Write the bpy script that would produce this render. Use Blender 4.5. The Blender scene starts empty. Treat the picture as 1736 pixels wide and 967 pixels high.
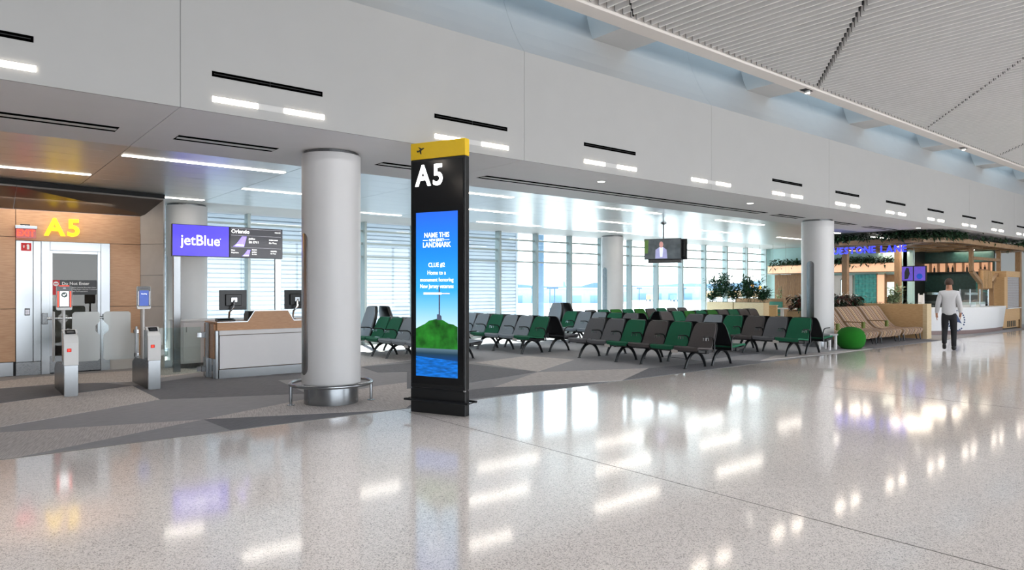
import bpy, bmesh, math, random
from mathutils import Vector, Matrix
random.seed(7)
S = bpy.context.scene
COL = S.collection
pi = math.pi
# ------------------------------------------------------------------ camera
cd = bpy.data.cameras.new('camera'); cam = bpy.data.objects.new('camera', cd); COL.objects.link(cam)
cd.sensor_width = 36.0; cd.lens = 1167.0/1736.0*36.0; cd.shift_y = 6.5/1736.0
cd.clip_start = 0.05; cd.clip_end = 9000
cam.location = (0, 0, 1.53); cam.rotation_euler = (pi/2, 0, math.radians(50.5-90))
S.camera = cam
# ------------------------------------------------------------------ world, sun, exposure
W = bpy.data.worlds.new('sky'); S.world = W; W.use_nodes = True
nt = W.node_tree; nt.nodes.clear()
o_ = nt.nodes.new('ShaderNodeOutputWorld'); bg = nt.nodes.new('ShaderNodeBackground')
tc = nt.nodes.new('ShaderNodeTexCoord'); sp = nt.nodes.new('ShaderNodeSeparateXYZ'); rp = nt.nodes.new('ShaderNodeValToRGB')
nt.links.new(tc.outputs['Generated'], sp.inputs[0]); nt.links.new(sp.outputs['Z'], rp.inputs[0])
nt.links.new(rp.outputs[0], bg.inputs[0]); nt.links.new(bg.outputs[0], o_.inputs[0])
rp.color_ramp.elements[0].position = 0.0; rp.color_ramp.elements[0].color = (0.93, 0.97, 1, 1)
rp.color_ramp.elements[1].position = 0.85; rp.color_ramp.elements[1].color = (0.038, 0.088, 0.16, 1)
e_ = rp.color_ramp.elements.new(0.3); e_.color = (0.66, 0.8, 0.95, 1)
bg.inputs[1].default_value = 3.0
sd = bpy.data.lights.new('sun', 'SUN'); sun = bpy.data.objects.new('sun', sd); COL.objects.link(sun)
sd.energy = 9.0; sd.angle = 0.01; sd.color = (1, 0.95, 0.88)
sun.rotation_euler = Vector((0.25, 0.72, 1.0)).to_track_quat('Z', 'Y').to_euler()
S.view_settings.view_transform = 'Standard'; S.view_settings.look = 'None'
S.view_settings.gamma = 1.0; S.view_settings.use_curve_mapping = False
S.view_settings.exposure = 1.0
S.cycles.use_denoising = True; S.cycles.max_bounces = 8; S.cycles.diffuse_bounces = 5; S.cycles.glossy_bounces = 4
S.cycles.transparent_max_bounces = 16; S.cycles.transmission_bounces = 4
S.cycles.sample_clamp_indirect = 6.0; S.cycles.caustics_reflective = False; S.cycles.caustics_refractive = False

# ------------------------------------------------------------------ helpers
def lin(h):
    if isinstance(h, str):
        h = h.lstrip('#'); h = [int(h[i:i+2], 16)/255 for i in (0, 2, 4)]
        return tuple(c/12.92 if c <= .04045 else ((c+.055)/1.055)**2.4 for c in h)
    return tuple(h)
MATS = {}
def mat(name, col, rough=.5, metal=0., var=.06, scale=14., emit=0., ecol=None, stretch=(1, 1, 1), spec=.5, coat=0., bump=0., rvar=0.):
    """procedural principled material: noise-varied colour, roughness and fine relief"""
    m = bpy.data.materials.new(name); m.use_nodes = True; n = m.node_tree; b = n.nodes['Principled BSDF']
    c = lin(col)
    t = n.nodes.new('ShaderNodeTexCoord'); mp = n.nodes.new('ShaderNodeMapping'); mp.inputs['Scale'].default_value = stretch
    ns = n.nodes.new('ShaderNodeTexNoise'); ns.inputs['Scale'].default_value = scale; ns.inputs['Detail'].default_value = 4
    r = n.nodes.new('ShaderNodeValToRGB')
    r.color_ramp.elements[0].position = .3; r.color_ramp.elements[1].position = .7
    r.color_ramp.elements[0].color = tuple(max(0, x*(1-var)) for x in c)+(1,)
    r.color_ramp.elements[1].color = tuple(min(1, x*(1+var)) for x in c)+(1,)
    n.links.new(t.outputs['Object'], mp.inputs[0]); n.links.new(mp.outputs[0], ns.inputs['Vector'])
    n.links.new(ns.outputs[0], r.inputs[0]); n.links.new(r.outputs[0], b.inputs['Base Color'])
    b.inputs['Roughness'].default_value = rough; b.inputs['Metallic'].default_value = metal
    b.inputs['Specular IOR Level'].default_value = spec; b.inputs['Coat Weight'].default_value = coat
    if rvar:
        mr = n.nodes.new('ShaderNodeMapRange'); mr.inputs['To Min'].default_value = rough-rvar; mr.inputs['To Max'].default_value = rough+rvar
        n.links.new(ns.outputs[0], mr.inputs[0]); n.links.new(mr.outputs[0], b.inputs['Roughness'])
    if bump:
        bp = n.nodes.new('ShaderNodeBump'); bp.inputs['Strength'].default_value = bump; bp.inputs['Distance'].default_value = .01
        n.links.new(ns.outputs[0], bp.inputs['Height']); n.links.new(bp.outputs[0], b.inputs['Normal'])
    if emit:
        e = lin(ecol) if ecol else c
        b.inputs['Emission Color'].default_value = e+(1,); b.inputs['Emission Strength'].default_value = emit
    MATS[name] = m; return m
def wood(name, a, b_, stretch, rough=.42, scale=6.):
    m = mat(name, a, rough, 0, .05, scale, stretch=stretch); n = m.node_tree
    r = [x for x in n.nodes if x.type == 'VALTORGB'][0]
    r.color_ramp.elements[0].color = lin(b_)+(1,); r.color_ramp.elements[1].color = lin(a)+(1,)
    return m
def glassy(name, tint=(.95, .98, .98), refl=.08, rough=0.0, frost=0., fcol=(.8, .82, .82)):
    m = bpy.data.materials.new(name); m.use_nodes = True; n = m.node_tree; n.nodes.clear()
    o = n.nodes.new('ShaderNodeOutputMaterial'); tr = n.nodes.new('ShaderNodeBsdfTransparent'); gl = n.nodes.new('ShaderNodeBsdfGlossy')
    mx = n.nodes.new('ShaderNodeMixShader'); lw = n.nodes.new('ShaderNodeMath'); lw.operation = 'MULTIPLY_ADD'; lw.inputs[1].default_value = .4; lw.inputs[2].default_value = .04
    la = n.nodes.new('ShaderNodeLayerWeight'); la.inputs[0].default_value = .5; pw = n.nodes.new('ShaderNodeMath'); pw.operation = 'POWER'; pw.inputs[1].default_value = 4.
    n.links.new(la.outputs['Facing'], pw.inputs[0]); n.links.new(pw.outputs[0], lw.inputs[0])
    ns = n.nodes.new('ShaderNodeTexNoise'); ns.inputs['Scale'].default_value = 2.
    mr = n.nodes.new('ShaderNodeMapRange'); mr.inputs['To Min'].default_value = rough; mr.inputs['To Max'].default_value = rough+.01
    n.links.new(ns.outputs[0], mr.inputs[0]); n.links.new(mr.outputs[0], gl.inputs['Roughness'])
    tr.inputs[0].default_value = tuple(tint)+(1,)
    n.links.new(lw.outputs[0], mx.inputs[0]); n.links.new(tr.outputs[0], mx.inputs[1]); n.links.new(gl.outputs[0], mx.inputs[2])
    if frost:
        df = n.nodes.new('ShaderNodeBsdfPrincipled'); df.inputs['Base Color'].default_value = tuple(fcol)+(1,); df.inputs['Roughness'].default_value = .35
        m2 = n.nodes.new('ShaderNodeMixShader'); m2.inputs[0].default_value = frost
        n.links.new(mx.outputs[0], m2.inputs[1]); n.links.new(df.outputs[0], m2.inputs[2]); n.links.new(m2.outputs[0], o.inputs[0])
    else:
        n.links.new(mx.outputs[0], o.inputs[0])
    MATS[name] = m; return m
def M(n): return MATS[n]

class MB:
    def __init__(s): s.v = []; s.f = []; s.m = []; s.X = None
    def add(s, vs, fs, m=0):
        b = len(s.v)
        s.v += [tuple(s.X @ Vector(p)) if s.X is not None else tuple(p) for p in vs]
        s.f += [tuple(b+i for i in q) for q in fs]; s.m += [m]*len(fs); return s
    def box(s, x0, x1, y0, y1, z0, z1, m=0):
        v = [(x, y, z) for z in (z0, z1) for y in (y0, y1) for x in (x0, x1)]
        return s.add(v, [(0, 2, 3, 1), (4, 5, 7, 6), (0, 1, 5, 4), (2, 6, 7, 3), (0, 4, 6, 2), (1, 3, 7, 5)], m)
    def cbox(s, c, d, m=0):
        return s.box(c[0]-d[0]/2, c[0]+d[0]/2, c[1]-d[1]/2, c[1]+d[1]/2, c[2]-d[2]/2, c[2]+d[2]/2, m)
    def prism(s, poly, a0, a1, axis='z', m=0):
        """polygon in the two other axes, extruded from a0 to a1"""
        def P(p, a):
            return {'z': (p[0], p[1], a), 'y': (p[0], a, p[1]), 'x': (a, p[0], p[1])}[axis]
        n = len(poly); ar = sum(poly[i][0]*poly[(i+1) % n][1]-poly[(i+1) % n][0]*poly[i][1] for i in range(n))
        if (ar < 0) != (axis == 'y'): poly = poly[::-1]
        v = [P(p, min(a0, a1)) for p in poly]+[P(p, max(a0, a1)) for p in poly]
        fs = [tuple(range(n))[::-1], tuple(range(n, 2*n))]+[(i, (i+1) % n, n+(i+1) % n, n+i) for i in range(n)]
        return s.add(v, fs, m)
    def tube(s, path, r, n=8, closed=False, m=0, rr=None):
        path = [Vector(p) for p in path]; k = len(path); vs = []; fs = []
        up = None
        for i, p in enumerate(path):
            a = path[(i-1) % k] if (closed or i > 0) else p; b = path[(i+1) % k] if (closed or i < k-1) else p
            t = (b-a).normalized()
            if up is None: up = Vector((0, 0, 1)) if abs(t.z) < .9 else Vector((1, 0, 0))
            sd_ = t.cross(up).normalized(); u2 = sd_.cross(t).normalized(); up = u2
            R_ = rr[i] if rr else r
            for j in range(n):
                q = 2*pi*j/n; vs.append(p+sd_*math.cos(q)*R_+u2*math.sin(q)*R_)
        for i in range(k if closed else k-1):
            for j in range(n):
                a = i*n+j; b = i*n+(j+1) % n; c = ((i+1) % k)*n+(j+1) % n; e = ((i+1) % k)*n+j
                fs.append((a, b, c, e))
        if not closed: fs += [tuple(range(n))[::-1], tuple(range((k-1)*n, k*n))]
        return s.add(vs, fs, m)
    def lathe(s, prof, n=32, c=(0, 0, 0), m=0, a0=0, a1=2*pi, cap=False):
        full = abs(a1-a0-2*pi) < 1e-6; k = n if full else n+1; L = len(prof); vs = []; fs = []
        for i in range(k):
            a = a0+(a1-a0)*i/n
            for r, z in prof: vs.append((c[0]+r*math.cos(a), c[1]+r*math.sin(a), c[2]+z))
        for i in range(n):
            j = (i+1) % k
            for q in range(L-1): fs.append((i*L+q, j*L+q, j*L+q+1, i*L+q+1))
        return s.add(vs, fs, m)
    def grid(s, P, m=0, flip=False):
        r = len(P); c = len(P[0]); vs = [p for row in P for p in row]; fs = []
        for i in range(r-1):
            for j in range(c-1):
                q = (i*c+j, i*c+j+1, (i+1)*c+j+1, (i+1)*c+j); fs.append(q[::-1] if flip else q)
        return s.add(vs, fs, m)
    def slab(s, P, off, m=0):
        """closed slab: grid P and its copy moved by off (vector)"""
        r = len(P); c = len(P[0]); A = [Vector(p) for row in P for p in row]; B = [p+Vector(off) for p in A]; n = r*c; fs = []
        for i in range(r-1):
            for j in range(c-1):
                q = (i*c+j, i*c+j+1, (i+1)*c+j+1, (i+1)*c+j); fs.append(q[::-1]); fs.append(tuple(n+t for t in q))
        ring = [j for j in range(c)]+[i*c+c-1 for i in range(1, r)]+[(r-1)*c+j for j in range(c-2, -1, -1)]+[i*c for i in range(r-2, 0, -1)]
        for i in range(len(ring)):
            a, b = ring[i], ring[(i+1) % len(ring)]; fs.append((a, b, n+b, n+a))
        return s.add(A+B, fs, m)
    def mesh(s, name, mats, smooth=None, fix=True):
        me = bpy.data.meshes.new(name); me.from_pydata(s.v, [], s.f)
        for q in (mats if isinstance(mats, (list, tuple)) else [mats]): me.materials.append(M(q) if isinstance(q, str) else q)
        me.polygons.foreach_set('material_index', s.m)
        if fix:
            bm = bmesh.new(); bm.from_mesh(me); bmesh.ops.recalc_face_normals(bm, faces=bm.faces); bm.to_mesh(me); bm.free()
        if smooth:
            me.polygons.foreach_set('use_smooth', [True]*len(me.polygons)); me.set_sharp_from_angle(angle=math.radians(smooth))
        me.update(); return me
    def build(s, name, mats, parent=None, smooth=None, bevel=0, fix=True):
        o = bpy.data.objects.new(name, s.mesh(name, mats, smooth, fix)); COL.objects.link(o); o.parent = parent
        if bevel:
            b = o.modifiers.new('bevel', 'BEVEL'); b.width = bevel; b.segments = 2; b.limit_method = 'ANGLE'; b.angle_limit = math.radians(40)
        return o
def tag(o, label=None, cat=None, group=None, kind=None):
    if label: o['label'] = label
    if cat: o['category'] = cat
    if group: o['group'] = group
    if kind: o['kind'] = kind
    return o
def thing(name, label, cat, loc=(0, 0, 0), rz=0, group=None):
    o = bpy.data.objects.new(name, None); COL.objects.link(o); o.empty_display_size = .1
    o.location = loc; o.rotation_euler = (0, 0, rz); return tag(o, label, cat, group)
def struct(name, mb, mats, label=None, smooth=None, bevel=0):
    o = mb.build(name, mats, None, smooth, bevel); o['kind'] = 'structure'
    if label: o['label'] = label
    return o
def setting(name, label=None):
    o = bpy.data.objects.new(name, None); COL.objects.link(o); o['kind'] = 'structure'
    if label: o['label'] = label
    return o
def share(name, me, parent=None, loc=(0, 0, 0), rz=0, scale=None):
    o = bpy.data.objects.new(name, me); COL.objects.link(o); o.parent = parent; o.location = loc; o.rotation_euler = (0, 0, rz)
    if scale: o.scale = scale
    return o
def copy_tree(o, parent=None):
    c = o.copy(); COL.objects.link(c); c.parent = parent
    for ch in list(o.children): copy_tree(ch, c)
    return c
def frame(origin, right, up=(0, 0, 1)):
    r = Vector(right).normalized(); u = Vector(up).normalized(); n = r.cross(u)
    m = Matrix((( r.x, u.x, n.x, origin[0]), (r.y, u.y, n.y, origin[1]), (r.z, u.z, n.z, origin[2]), (0, 0, 0, 1)))
    return m
_txt = {}
def text_mesh(txt, size, mname, ext=.002, align='CENTER', bold=0., sx=1., spacing=1.):
    cu = bpy.data.curves.new('t', 'FONT'); cu.body = txt; cu.size = size; cu.align_x = align; cu.align_y = 'CENTER'
    cu.extrude = ext; cu.offset = bold; cu.space_character = spacing; cu.resolution_u = 3
    ob = bpy.data.objects.new('t', cu); COL.objects.link(ob)
    dg = bpy.context.evaluated_depsgraph_get(); me = bpy.data.meshes.new_from_object(ob.evaluated_get(dg))
    bpy.data.objects.remove(ob); bpy.data.curves.remove(cu)
    me.materials.clear(); me.materials.append(M(mname))
    if sx != 1: me.transform(Matrix.Scale(sx, 4, (1, 0, 0)))
    return me
def text(name, txt, size, mname, parent, fr, x, z, off=.004, **k):
    """lettering on the face described by frame fr (x to the right, z up on the face)"""
    me = text_mesh(txt, size, mname, **k); me.transform(fr @ Matrix.Translation((x, z, off)))
    me.name = name; o = bpy.data.objects.new(name, me); COL.objects.link(o); o.parent = parent; return o
def fpoly(name, poly, mname, parent, fr, off=.002, th=.002):
    mb = MB(); mb.X = fr; mb.prism(poly, off, off+th, 'z'); return mb.build(name, mname, parent)
def rrect(w, h, r, n=5, cx=0, cy=0):
    p = []
    for (sx, sy, a) in ((1, 1, 0), (-1, 1, 90), (-1, -1, 180), (1, -1, 270)):
        for i in range(n+1):
            q = math.radians(a+90*i/n); p.append((cx+sx*(w/2-r)+r*math.cos(q), cy+sy*(h/2-r)+r*math.sin(q)))
    return p
def circle(r, n=24, cx=0, cy=0): return [(cx+r*math.cos(2*pi*i/n), cy+r*math.sin(2*pi*i/n)) for i in range(n)]

# ------------------------------------------------------------------ materials
mat('white_paint', '#c6c6c5', .55, var=.012, scale=3)
mat('bulkhead_paint', '#a9a9a8', .55, var=.012, scale=3)
mat('soffit_paint', '#e0dfe0', .6, var=.012, scale=3)
mat('beam_paint', '#e2dcd6', .5, var=.015, scale=3)
mat('baffle_white', '#f0efee', .45, var=.02, scale=5)
mat('dark_gap', '#17181a', .7, var=.2); mat('void_black', '#020202', .9, var=.2, spec=.0); mat('plenum', '#6a6a6a', .9, var=.1)
mat('column_white', '#d0d0d1', .42, var=.012, scale=4)
mat('steel', '#94979a', .24, 1., .06, 30, stretch=(1, 1, 14), rvar=.05)
mat('steel_dark', '#77797b', .28, 1., .06, 30, stretch=(1, 1, 14), rvar=.05)
mat('mullion', '#a9b4b2', .4, .35, .03)
mat('ceiling_metal', '#c9ced0', .3, .55, .03, 5, stretch=(1, 12, 1), rvar=.03)
mat('black', '#0d0f12', .38, 0, .15)
mat('black_gloss', '#090b0e', .16, 0, .1)
mat('black_leg', '#16191d', .32, .3, .1)
mat('led_white', '#fffdf8', .5, emit=7.5, ecol='#fff6ea', var=.0)
mat('led_warm', '#fff6e8', .5, emit=11., ecol='#fff0e0', var=.0)
mat('white_plastic', '#e4e4e4', .35, var=.01)
mat('white_laminate', '#dcdbdd', .4, var=.012, scale=4)
mat('panel_grey', '#c4beb9', .5, .1, .03, 8)
mat('portal_soffit', '#5c5652', .3, .5, .06, 5)
wood('wood_wall', '#cda27c', '#bb8c66', (1.2, 1.2, 16))
wood('wood_desk', '#c79a74', '#b4845c', (1.5, 1.5, 18))
wood('wood_light', '#cdaa7e', '#ba9668', (1.5, 1.5, 14))
wood('wood_pale', '#dcc9a6', '#cdb88f', (1.5, 1.5, 14))
wood('wood_cafe', '#9c7f5e', '#806244', (1.5, 14, 1.5))
wood('wood_walnut', '#9a714a', '#7d5836', (6, 6, .8))
mat('yellow', '#ecc21b', .45, var=.02)
mat('yellow_glow', '#c8a000', .5, emit=1.1, ecol='#ffd818', var=0)
mat('white_glow', '#ffffff', .5, emit=3.0, var=0)
mat('screen_white', '#ffffff', .5, emit=1.1, var=0)
mat('screen_grey', '#c8c8d4', .5, emit=.5, var=0)
mat('red_glow', '#ff3a30', .5, emit=1.6, ecol='#ff4030', var=0)
mat('red_led', '#ff5a3c', .5, emit=2.0, ecol='#ff2a16', var=0)
mat('red_sign', '#c8121c', .5, var=.03)
mat('blue_glow', '#3a46ff', .5, emit=1.2, ecol='#2a34ff', var=0)
mat('screen_violet', '#4436d8', .3, emit=.6, ecol='#4234d6', var=.04, scale=2)
mat('screen_dark', '#25222b', .25, emit=.22, ecol='#25222b', var=.05)
mat('screen_blue', '#123a8e', .25, emit=.6, var=.25, scale=9)
mat('screen_lilac', '#5a48b0', .3, emit=.3, var=.15, scale=12)
mat('fin_blue', '#8c7cf0', .4, emit=.8, var=.3, scale=30)
mat('fabric_grey', '#66676b', .85, var=.05, scale=90, bump=.15)
mat('fabric_light', '#8d969f', .85, var=.05, scale=90, bump=.15)
mat('fabric_taupe', '#575252', .85, var=.05, scale=90, bump=.15)
mat('fabric_green', '#186548', .85, var=.06, scale=90, bump=.15)
mat('fabric_leaf', '#2b6d22', .85, var=.06, scale=90, bump=.15)
mat('chrome', '#c8ccd0', .12, 1., .02)
mat('leaf', '#2c5236', .55, var=.35, scale=6)
mat('leaf_dark', '#1f3a22', .6, var=.4, scale=6)
mat('leaf_pale', '#8fa27c', .55, var=.3, scale=6)
mat('leaf_red', '#5b2f24', .55, var=.4, scale=6)
mat('flower', '#f0ece4', .6, var=.05)
mat('stem', '#4a4a2c', .7, var=.2)
mat('soil', '#2c2119', .95, var=.4, scale=40)
mat('pouf_green', '#157012', .95, var=.12, scale=120, bump=.4)
mat('tile_teal', '#4c9c98', .25, var=.35, scale=9)
mat('tile_dark', '#2b4a47', .3, var=.2, scale=10)
mat('cafe_dark', '#1d2322', .45, var=.25)
mat('cafe_ceiling', '#6f6e6c', .35, .3, .15, 5)
mat('pale_cyan', '#bfe0dd', .6, var=.02)
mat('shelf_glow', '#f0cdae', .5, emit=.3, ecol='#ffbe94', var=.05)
mat('counter_white', '#e6e9ec', .3, var=.01)
mat('base_brown', '#84706e', .45, var=.06)
mat('cushion_green', '#3f7a6a', .8, var=.08, scale=40)
mat('shutter', '#b4b4b8', .45, .4, .05)
mat('orange_glow', '#ffb84a', .5, emit=1.1, ecol='#ffae40', var=0)
mat('skin', '#b98468', .55, var=.06)
mat('hair', '#3b2619', .7, var=.3, scale=60)
mat('sweater', '#c2c2c4', .9, var=.04, scale=120, bump=.2)
mat('trousers', '#16171b', .85, var=.15, scale=60)
mat('shoe', '#0e0f11', .5, var=.1)
mat('apron', '#cfd3d6', .9, var=.06, scale=.05)
mat('siding', '#bfc6d2', .5, .2, .04, 2)
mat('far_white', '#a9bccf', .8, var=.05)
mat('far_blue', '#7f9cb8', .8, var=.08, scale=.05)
mat('far_hill', '#6f8ba6', .95, var=.1, scale=.01)  # blue-grey of distance haze put into the base colour of the hills
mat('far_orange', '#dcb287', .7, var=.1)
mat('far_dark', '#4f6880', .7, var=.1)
mat('jet_wall', '#7a5e4c', .6, var=.1, scale=3)
mat('bezel', '#14161a', .3, var=.05)
glassy('window_glass', (.93, .975, .965)); glassy('clear_glass', (.9, .96, .95)); glassy('frosted_glass', (.85, .9, .88), frost=.62, fcol=(.62, .63, .62))
glassy('door_glass', (.72, .7, .66)); glassy('exit_glass', (.9, .5, .45), frost=.25, fcol=(.6, .1, .08))

def terrazzo():
    m = mat('terrazzo', '#cfc6be', .088, spec=.48); n = m.node_tree; b = n.nodes['Principled BSDF']
    r0 = [x for x in n.nodes if x.type == 'VALTORGB'][0]; ns = [x for x in n.nodes if x.type == 'TEX_NOISE'][0]; ns.inputs['Scale'].default_value = .5
    r0.color_ramp.elements[0].color = lin('#e4dcd8')+(1,); r0.color_ramp.elements[1].color = lin('#efe7e3')+(1,)
    t = [x for x in n.nodes if x.type == 'TEX_COORD'][0]; last = r0.outputs[0]
    for sc, lo, hi, colr, f in ((150, .0, .16, '#77736f', .6), (240, .0, .25, '#a39c97', .55), (60, .0, .08, '#efe9e2', .5)):
        v = n.nodes.new('ShaderNodeTexVoronoi'); v.inputs['Scale'].default_value = sc
        n.links.new(t.outputs['Object'], v.inputs['Vector'])
        s_ = n.nodes.new('ShaderNodeSeparateColor'); n.links.new(v.outputs['Color'], s_.inputs[0])
        c = n.nodes.new('ShaderNodeMath'); c.operation = 'LESS_THAN'; c.inputs[1].default_value = hi; n.links.new(s_.outputs[0 if sc != 60 else 1], c.inputs[0])
        k = n.nodes.new('ShaderNodeMath'); k.operation = 'MULTIPLY'; k.inputs[1].default_value = f; n.links.new(c.outputs[0], k.inputs[0])
        mx = n.nodes.new('ShaderNodeMix'); mx.data_type = 'RGBA'; mx.inputs[7].default_value = lin(colr)+(1,)
        n.links.new(k.outputs[0], mx.inputs[0]); n.links.new(last, mx.inputs[6]); last = mx.outputs[2]
    n.links.new(last, b.inputs['Base Color'])
terrazzo()
def carpet(name, a, b_, rot):
    m = mat(name, a, .95, spec=.15, scale=38, stretch=(1, 16, 1), bump=.3); n = m.node_tree
    r = [x for x in n.nodes if x.type == 'VALTORGB'][0]; r.color_ramp.elements[0].color = lin(b_)+(1,); r.color_ramp.elements[1].color = lin(a)+(1,)
    r.color_ramp.elements[0].position = .36; r.color_ramp.elements[1].position = .64
    mp = [x for x in n.nodes if x.type == 'MAPPING'][0]; mp.vector_type = 'TEXTURE'; mp.inputs['Rotation'].default_value = (0, 0, rot); mp.inputs['Scale'].default_value = (1, .06, 1)
    [x for x in n.nodes if x.type == 'TEX_NOISE'][0].inputs['Scale'].default_value = 5
carpet('carpet_mid', '#b6b5b9', '#a5a5a9', .1); carpet('carpet_light', '#e2dddb', '#c2bcba', 1.3); carpet('carpet_dark', '#8f8f94', '#808186', .6)
mat('joint_metal', '#6f6b66', .4, .5)

# ================================================================== SETTING
ORD = ['first', 'second', 'third', 'fourth', 'fifth', 'sixth', 'seventh', 'eighth', 'ninth', 'tenth', 'eleventh', 'twelfth']
XL, XR = -8.0, 36.0
YB, YC, ZC, YM, YP, YW = 7.42, 7.655, 3.35, 9.88, 15.3, 16.9
fl = struct('floor', MB().box(XL, XR, -15.2, YC, -.3, 0), 'terrazzo', 'polished speckled terrazzo concourse floor')
for X in (4.45, -1.7, 10.6, 16.8, 23.):
    MB().box(X-.004, X+.004, -15, YC-.02, .0, .0012).build('joint_strip', 'joint_metal', fl)
for Y in (-1.2,):
    MB().box(XL, XR, Y-.004, Y+.004, .0, .0012).build('joint_strip', 'joint_metal', fl)
cp = struct('floor_carpet', MB().box(XL, XR, YC, 17.3, -.3, .002), 'carpet_mid', 'grey carpet of angular panels in the gate lounge')
MB().box(XL, XR, YC-.012, YC, 0, .004).build('edge_strip', 'joint_metal', cp)
PAN = [
  ('L', [(0.16, 9.31), (2.33, 8.5), (0.52, 7.66), (-1.2, 7.66), (-1.2, 9.8)]),
  ('M', [(0.16, 9.2), (0.47, 9.42), (2.3, 10.41), (4.06, 9.62), (3.72, 9.11), (2.33, 8.5)]),
  ('M', [(0.52, 7.66), (2.33, 8.5), (2.38, 7.66)]),
  ('D', [(2.33, 8.5), (2.38, 7.66), (4.3, 7.66)]),
  ('L', [(2.33, 8.5), (3.72, 9.11), (5.25, 9.69), (6.72, 9.89), (4.58, 7.68), (4.32, 7.67)]),
  ('L', [(-1.2, 10.6), (0.2, 11.18), (0.57, 11.4), (2.28, 12.15), (2.29, 10.42), (0.47, 9.46), (-1.2, 8.6)]),
  ('D', [(2.28, 12.15), (2.29, 10.42), (4.07, 9.64), (4.3, 11.39), (5.46, 10.92), (5.72, 12.43), (3.34, 12.68)]),
  ('D', [(-1.2, 12.2), (0.23, 12.81), (0.65, 13.07), (1.38, 13.15), (2.02, 12.8), (2.28, 12.15), (0.57, 11.43), (-1.2, 10.7)]),
  ('L', [(-1.2, 13.2), (0.24, 13.82), (1.21, 14.43), (3.47, 14.41), (3.76, 13.43), (2.38, 12.69), (1.38, 13.15), (0.66, 13.15)]),
  ('L', [(8.47, 11.46), (10.23, 11.86), (10.46, 10.58), (8.43, 9.49)]),
  ('D', [(6.71, 11.24), (8.21, 11.31), (8.41, 9.47), (6.57, 9.05), (5.44, 9.12)]),
  ('L', [(8.36, 9.41), (10.44, 8.53), (8.72, 7.66), (6.59, 8.42)]),
  ('D', [(10.44, 8.53), (13.11, 8.31), (13.37, 7.66), (8.69, 7.66)]),
  ('D', [(6.57, 8.39), (8.34, 7.66), (4.58, 7.68), (5.34, 8.45)]),
  ('D', [(6.27, 12.23), (7.44, 12.23), (7.2, 10.59), (6.1, 11.27)]),
  ('L', [(7.86, 15.35), (8.84, 14.54), (7.75, 12.74), (6.31, 12.32)]),
  ('L', [(13.39, 7.93), (14.62, 8.3), (18.22, 7.67), (16.25, 7.67)]),
  ('D', [(12.57, 9.93), (14.97, 9.49), (14.85, 8.79), (12.33, 8.8)]),
  ('D', [(18.3, 7.67), (19.5, 9.3), (23, 9.6), (22.6, 7.67)]),
]
for i, (k, p) in enumerate(PAN):
    MB().prism(p, .001, .0026+.0004*i).build('carpet_panel', {'L': 'carpet_light', 'M': 'carpet_mid', 'D': 'carpet_dark'}[k], cp)

# bulkhead with raked upper part, panel by panel
bw = struct('wall_bulkhead', MB().box(XL, XR, YB+.03, YB+.12, ZC+.02, 4.9), 'dark_gap', 'tall white bulkhead above the gate lounge')
JX = [XL]+[1.82+4.52*k for k in range(-2, 8)]+[XR]
PROF = [(YB, ZC), (YB, 4.9), (7.55, 5.08), (7.68, 5.3), (7.8, 5.55), (7.89, 5.78), (7.98, 6.1), (8.05, 6.5), (8.1, 7.0)]
for a, b in zip(JX[:-1], JX[1:]):
    mb = MB(); P = [[(x, y, z) for x in (a+.0025, b-.0025)] for y, z in PROF]
    mb.slab(P, (0, .025, 0)); mb.build('bulkhead_panel', 'bulkhead_paint', bw)
# air slots and wall luminaires, set in the bulkhead
for k in range(-1, 11):
    x = 2.12+2.71*k
    if k != 3:
        s_ = thing('air_slot', 'slim black air slot in the white bulkhead, %s from the left' % (ORD[:4]+['']+ORD[4:])[k+1], 'air vent', (x, YB, 3.745), group='bulkhead air slots')
        MB().box(0, 1.2, -.004, .02, -.028, .028).build('slot_frame', 'void_black', s_)
        MB().box(.02, 1.18, -.006, .0, -.004, .004).build('slot_blade', 'dark_gap', s_)
        MB().box(.596, .604, -.006, .0, -.026, .026).build('slot_divider', 'dark_gap', s_)
    l_ = thing('wall_luminaire', 'pair of glowing lamp strips low on the bulkhead, %s pair from the left' % ORD[k+1], 'wall light', (x, YB, 3.485), group='bulkhead luminaires')
    MB().box(0, 1.22, -.003, .02, -.032, .032).build('housing', 'white_paint', l_)
    for a in (0, .75):
        lp = MB()
        for q in range(8): lp.box(a+.006+q*.0585, a+.058+q*.0585, -.008, -.003, -.026, .026)
        lp.build('lamp_strip', 'led_warm', l_)

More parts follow.
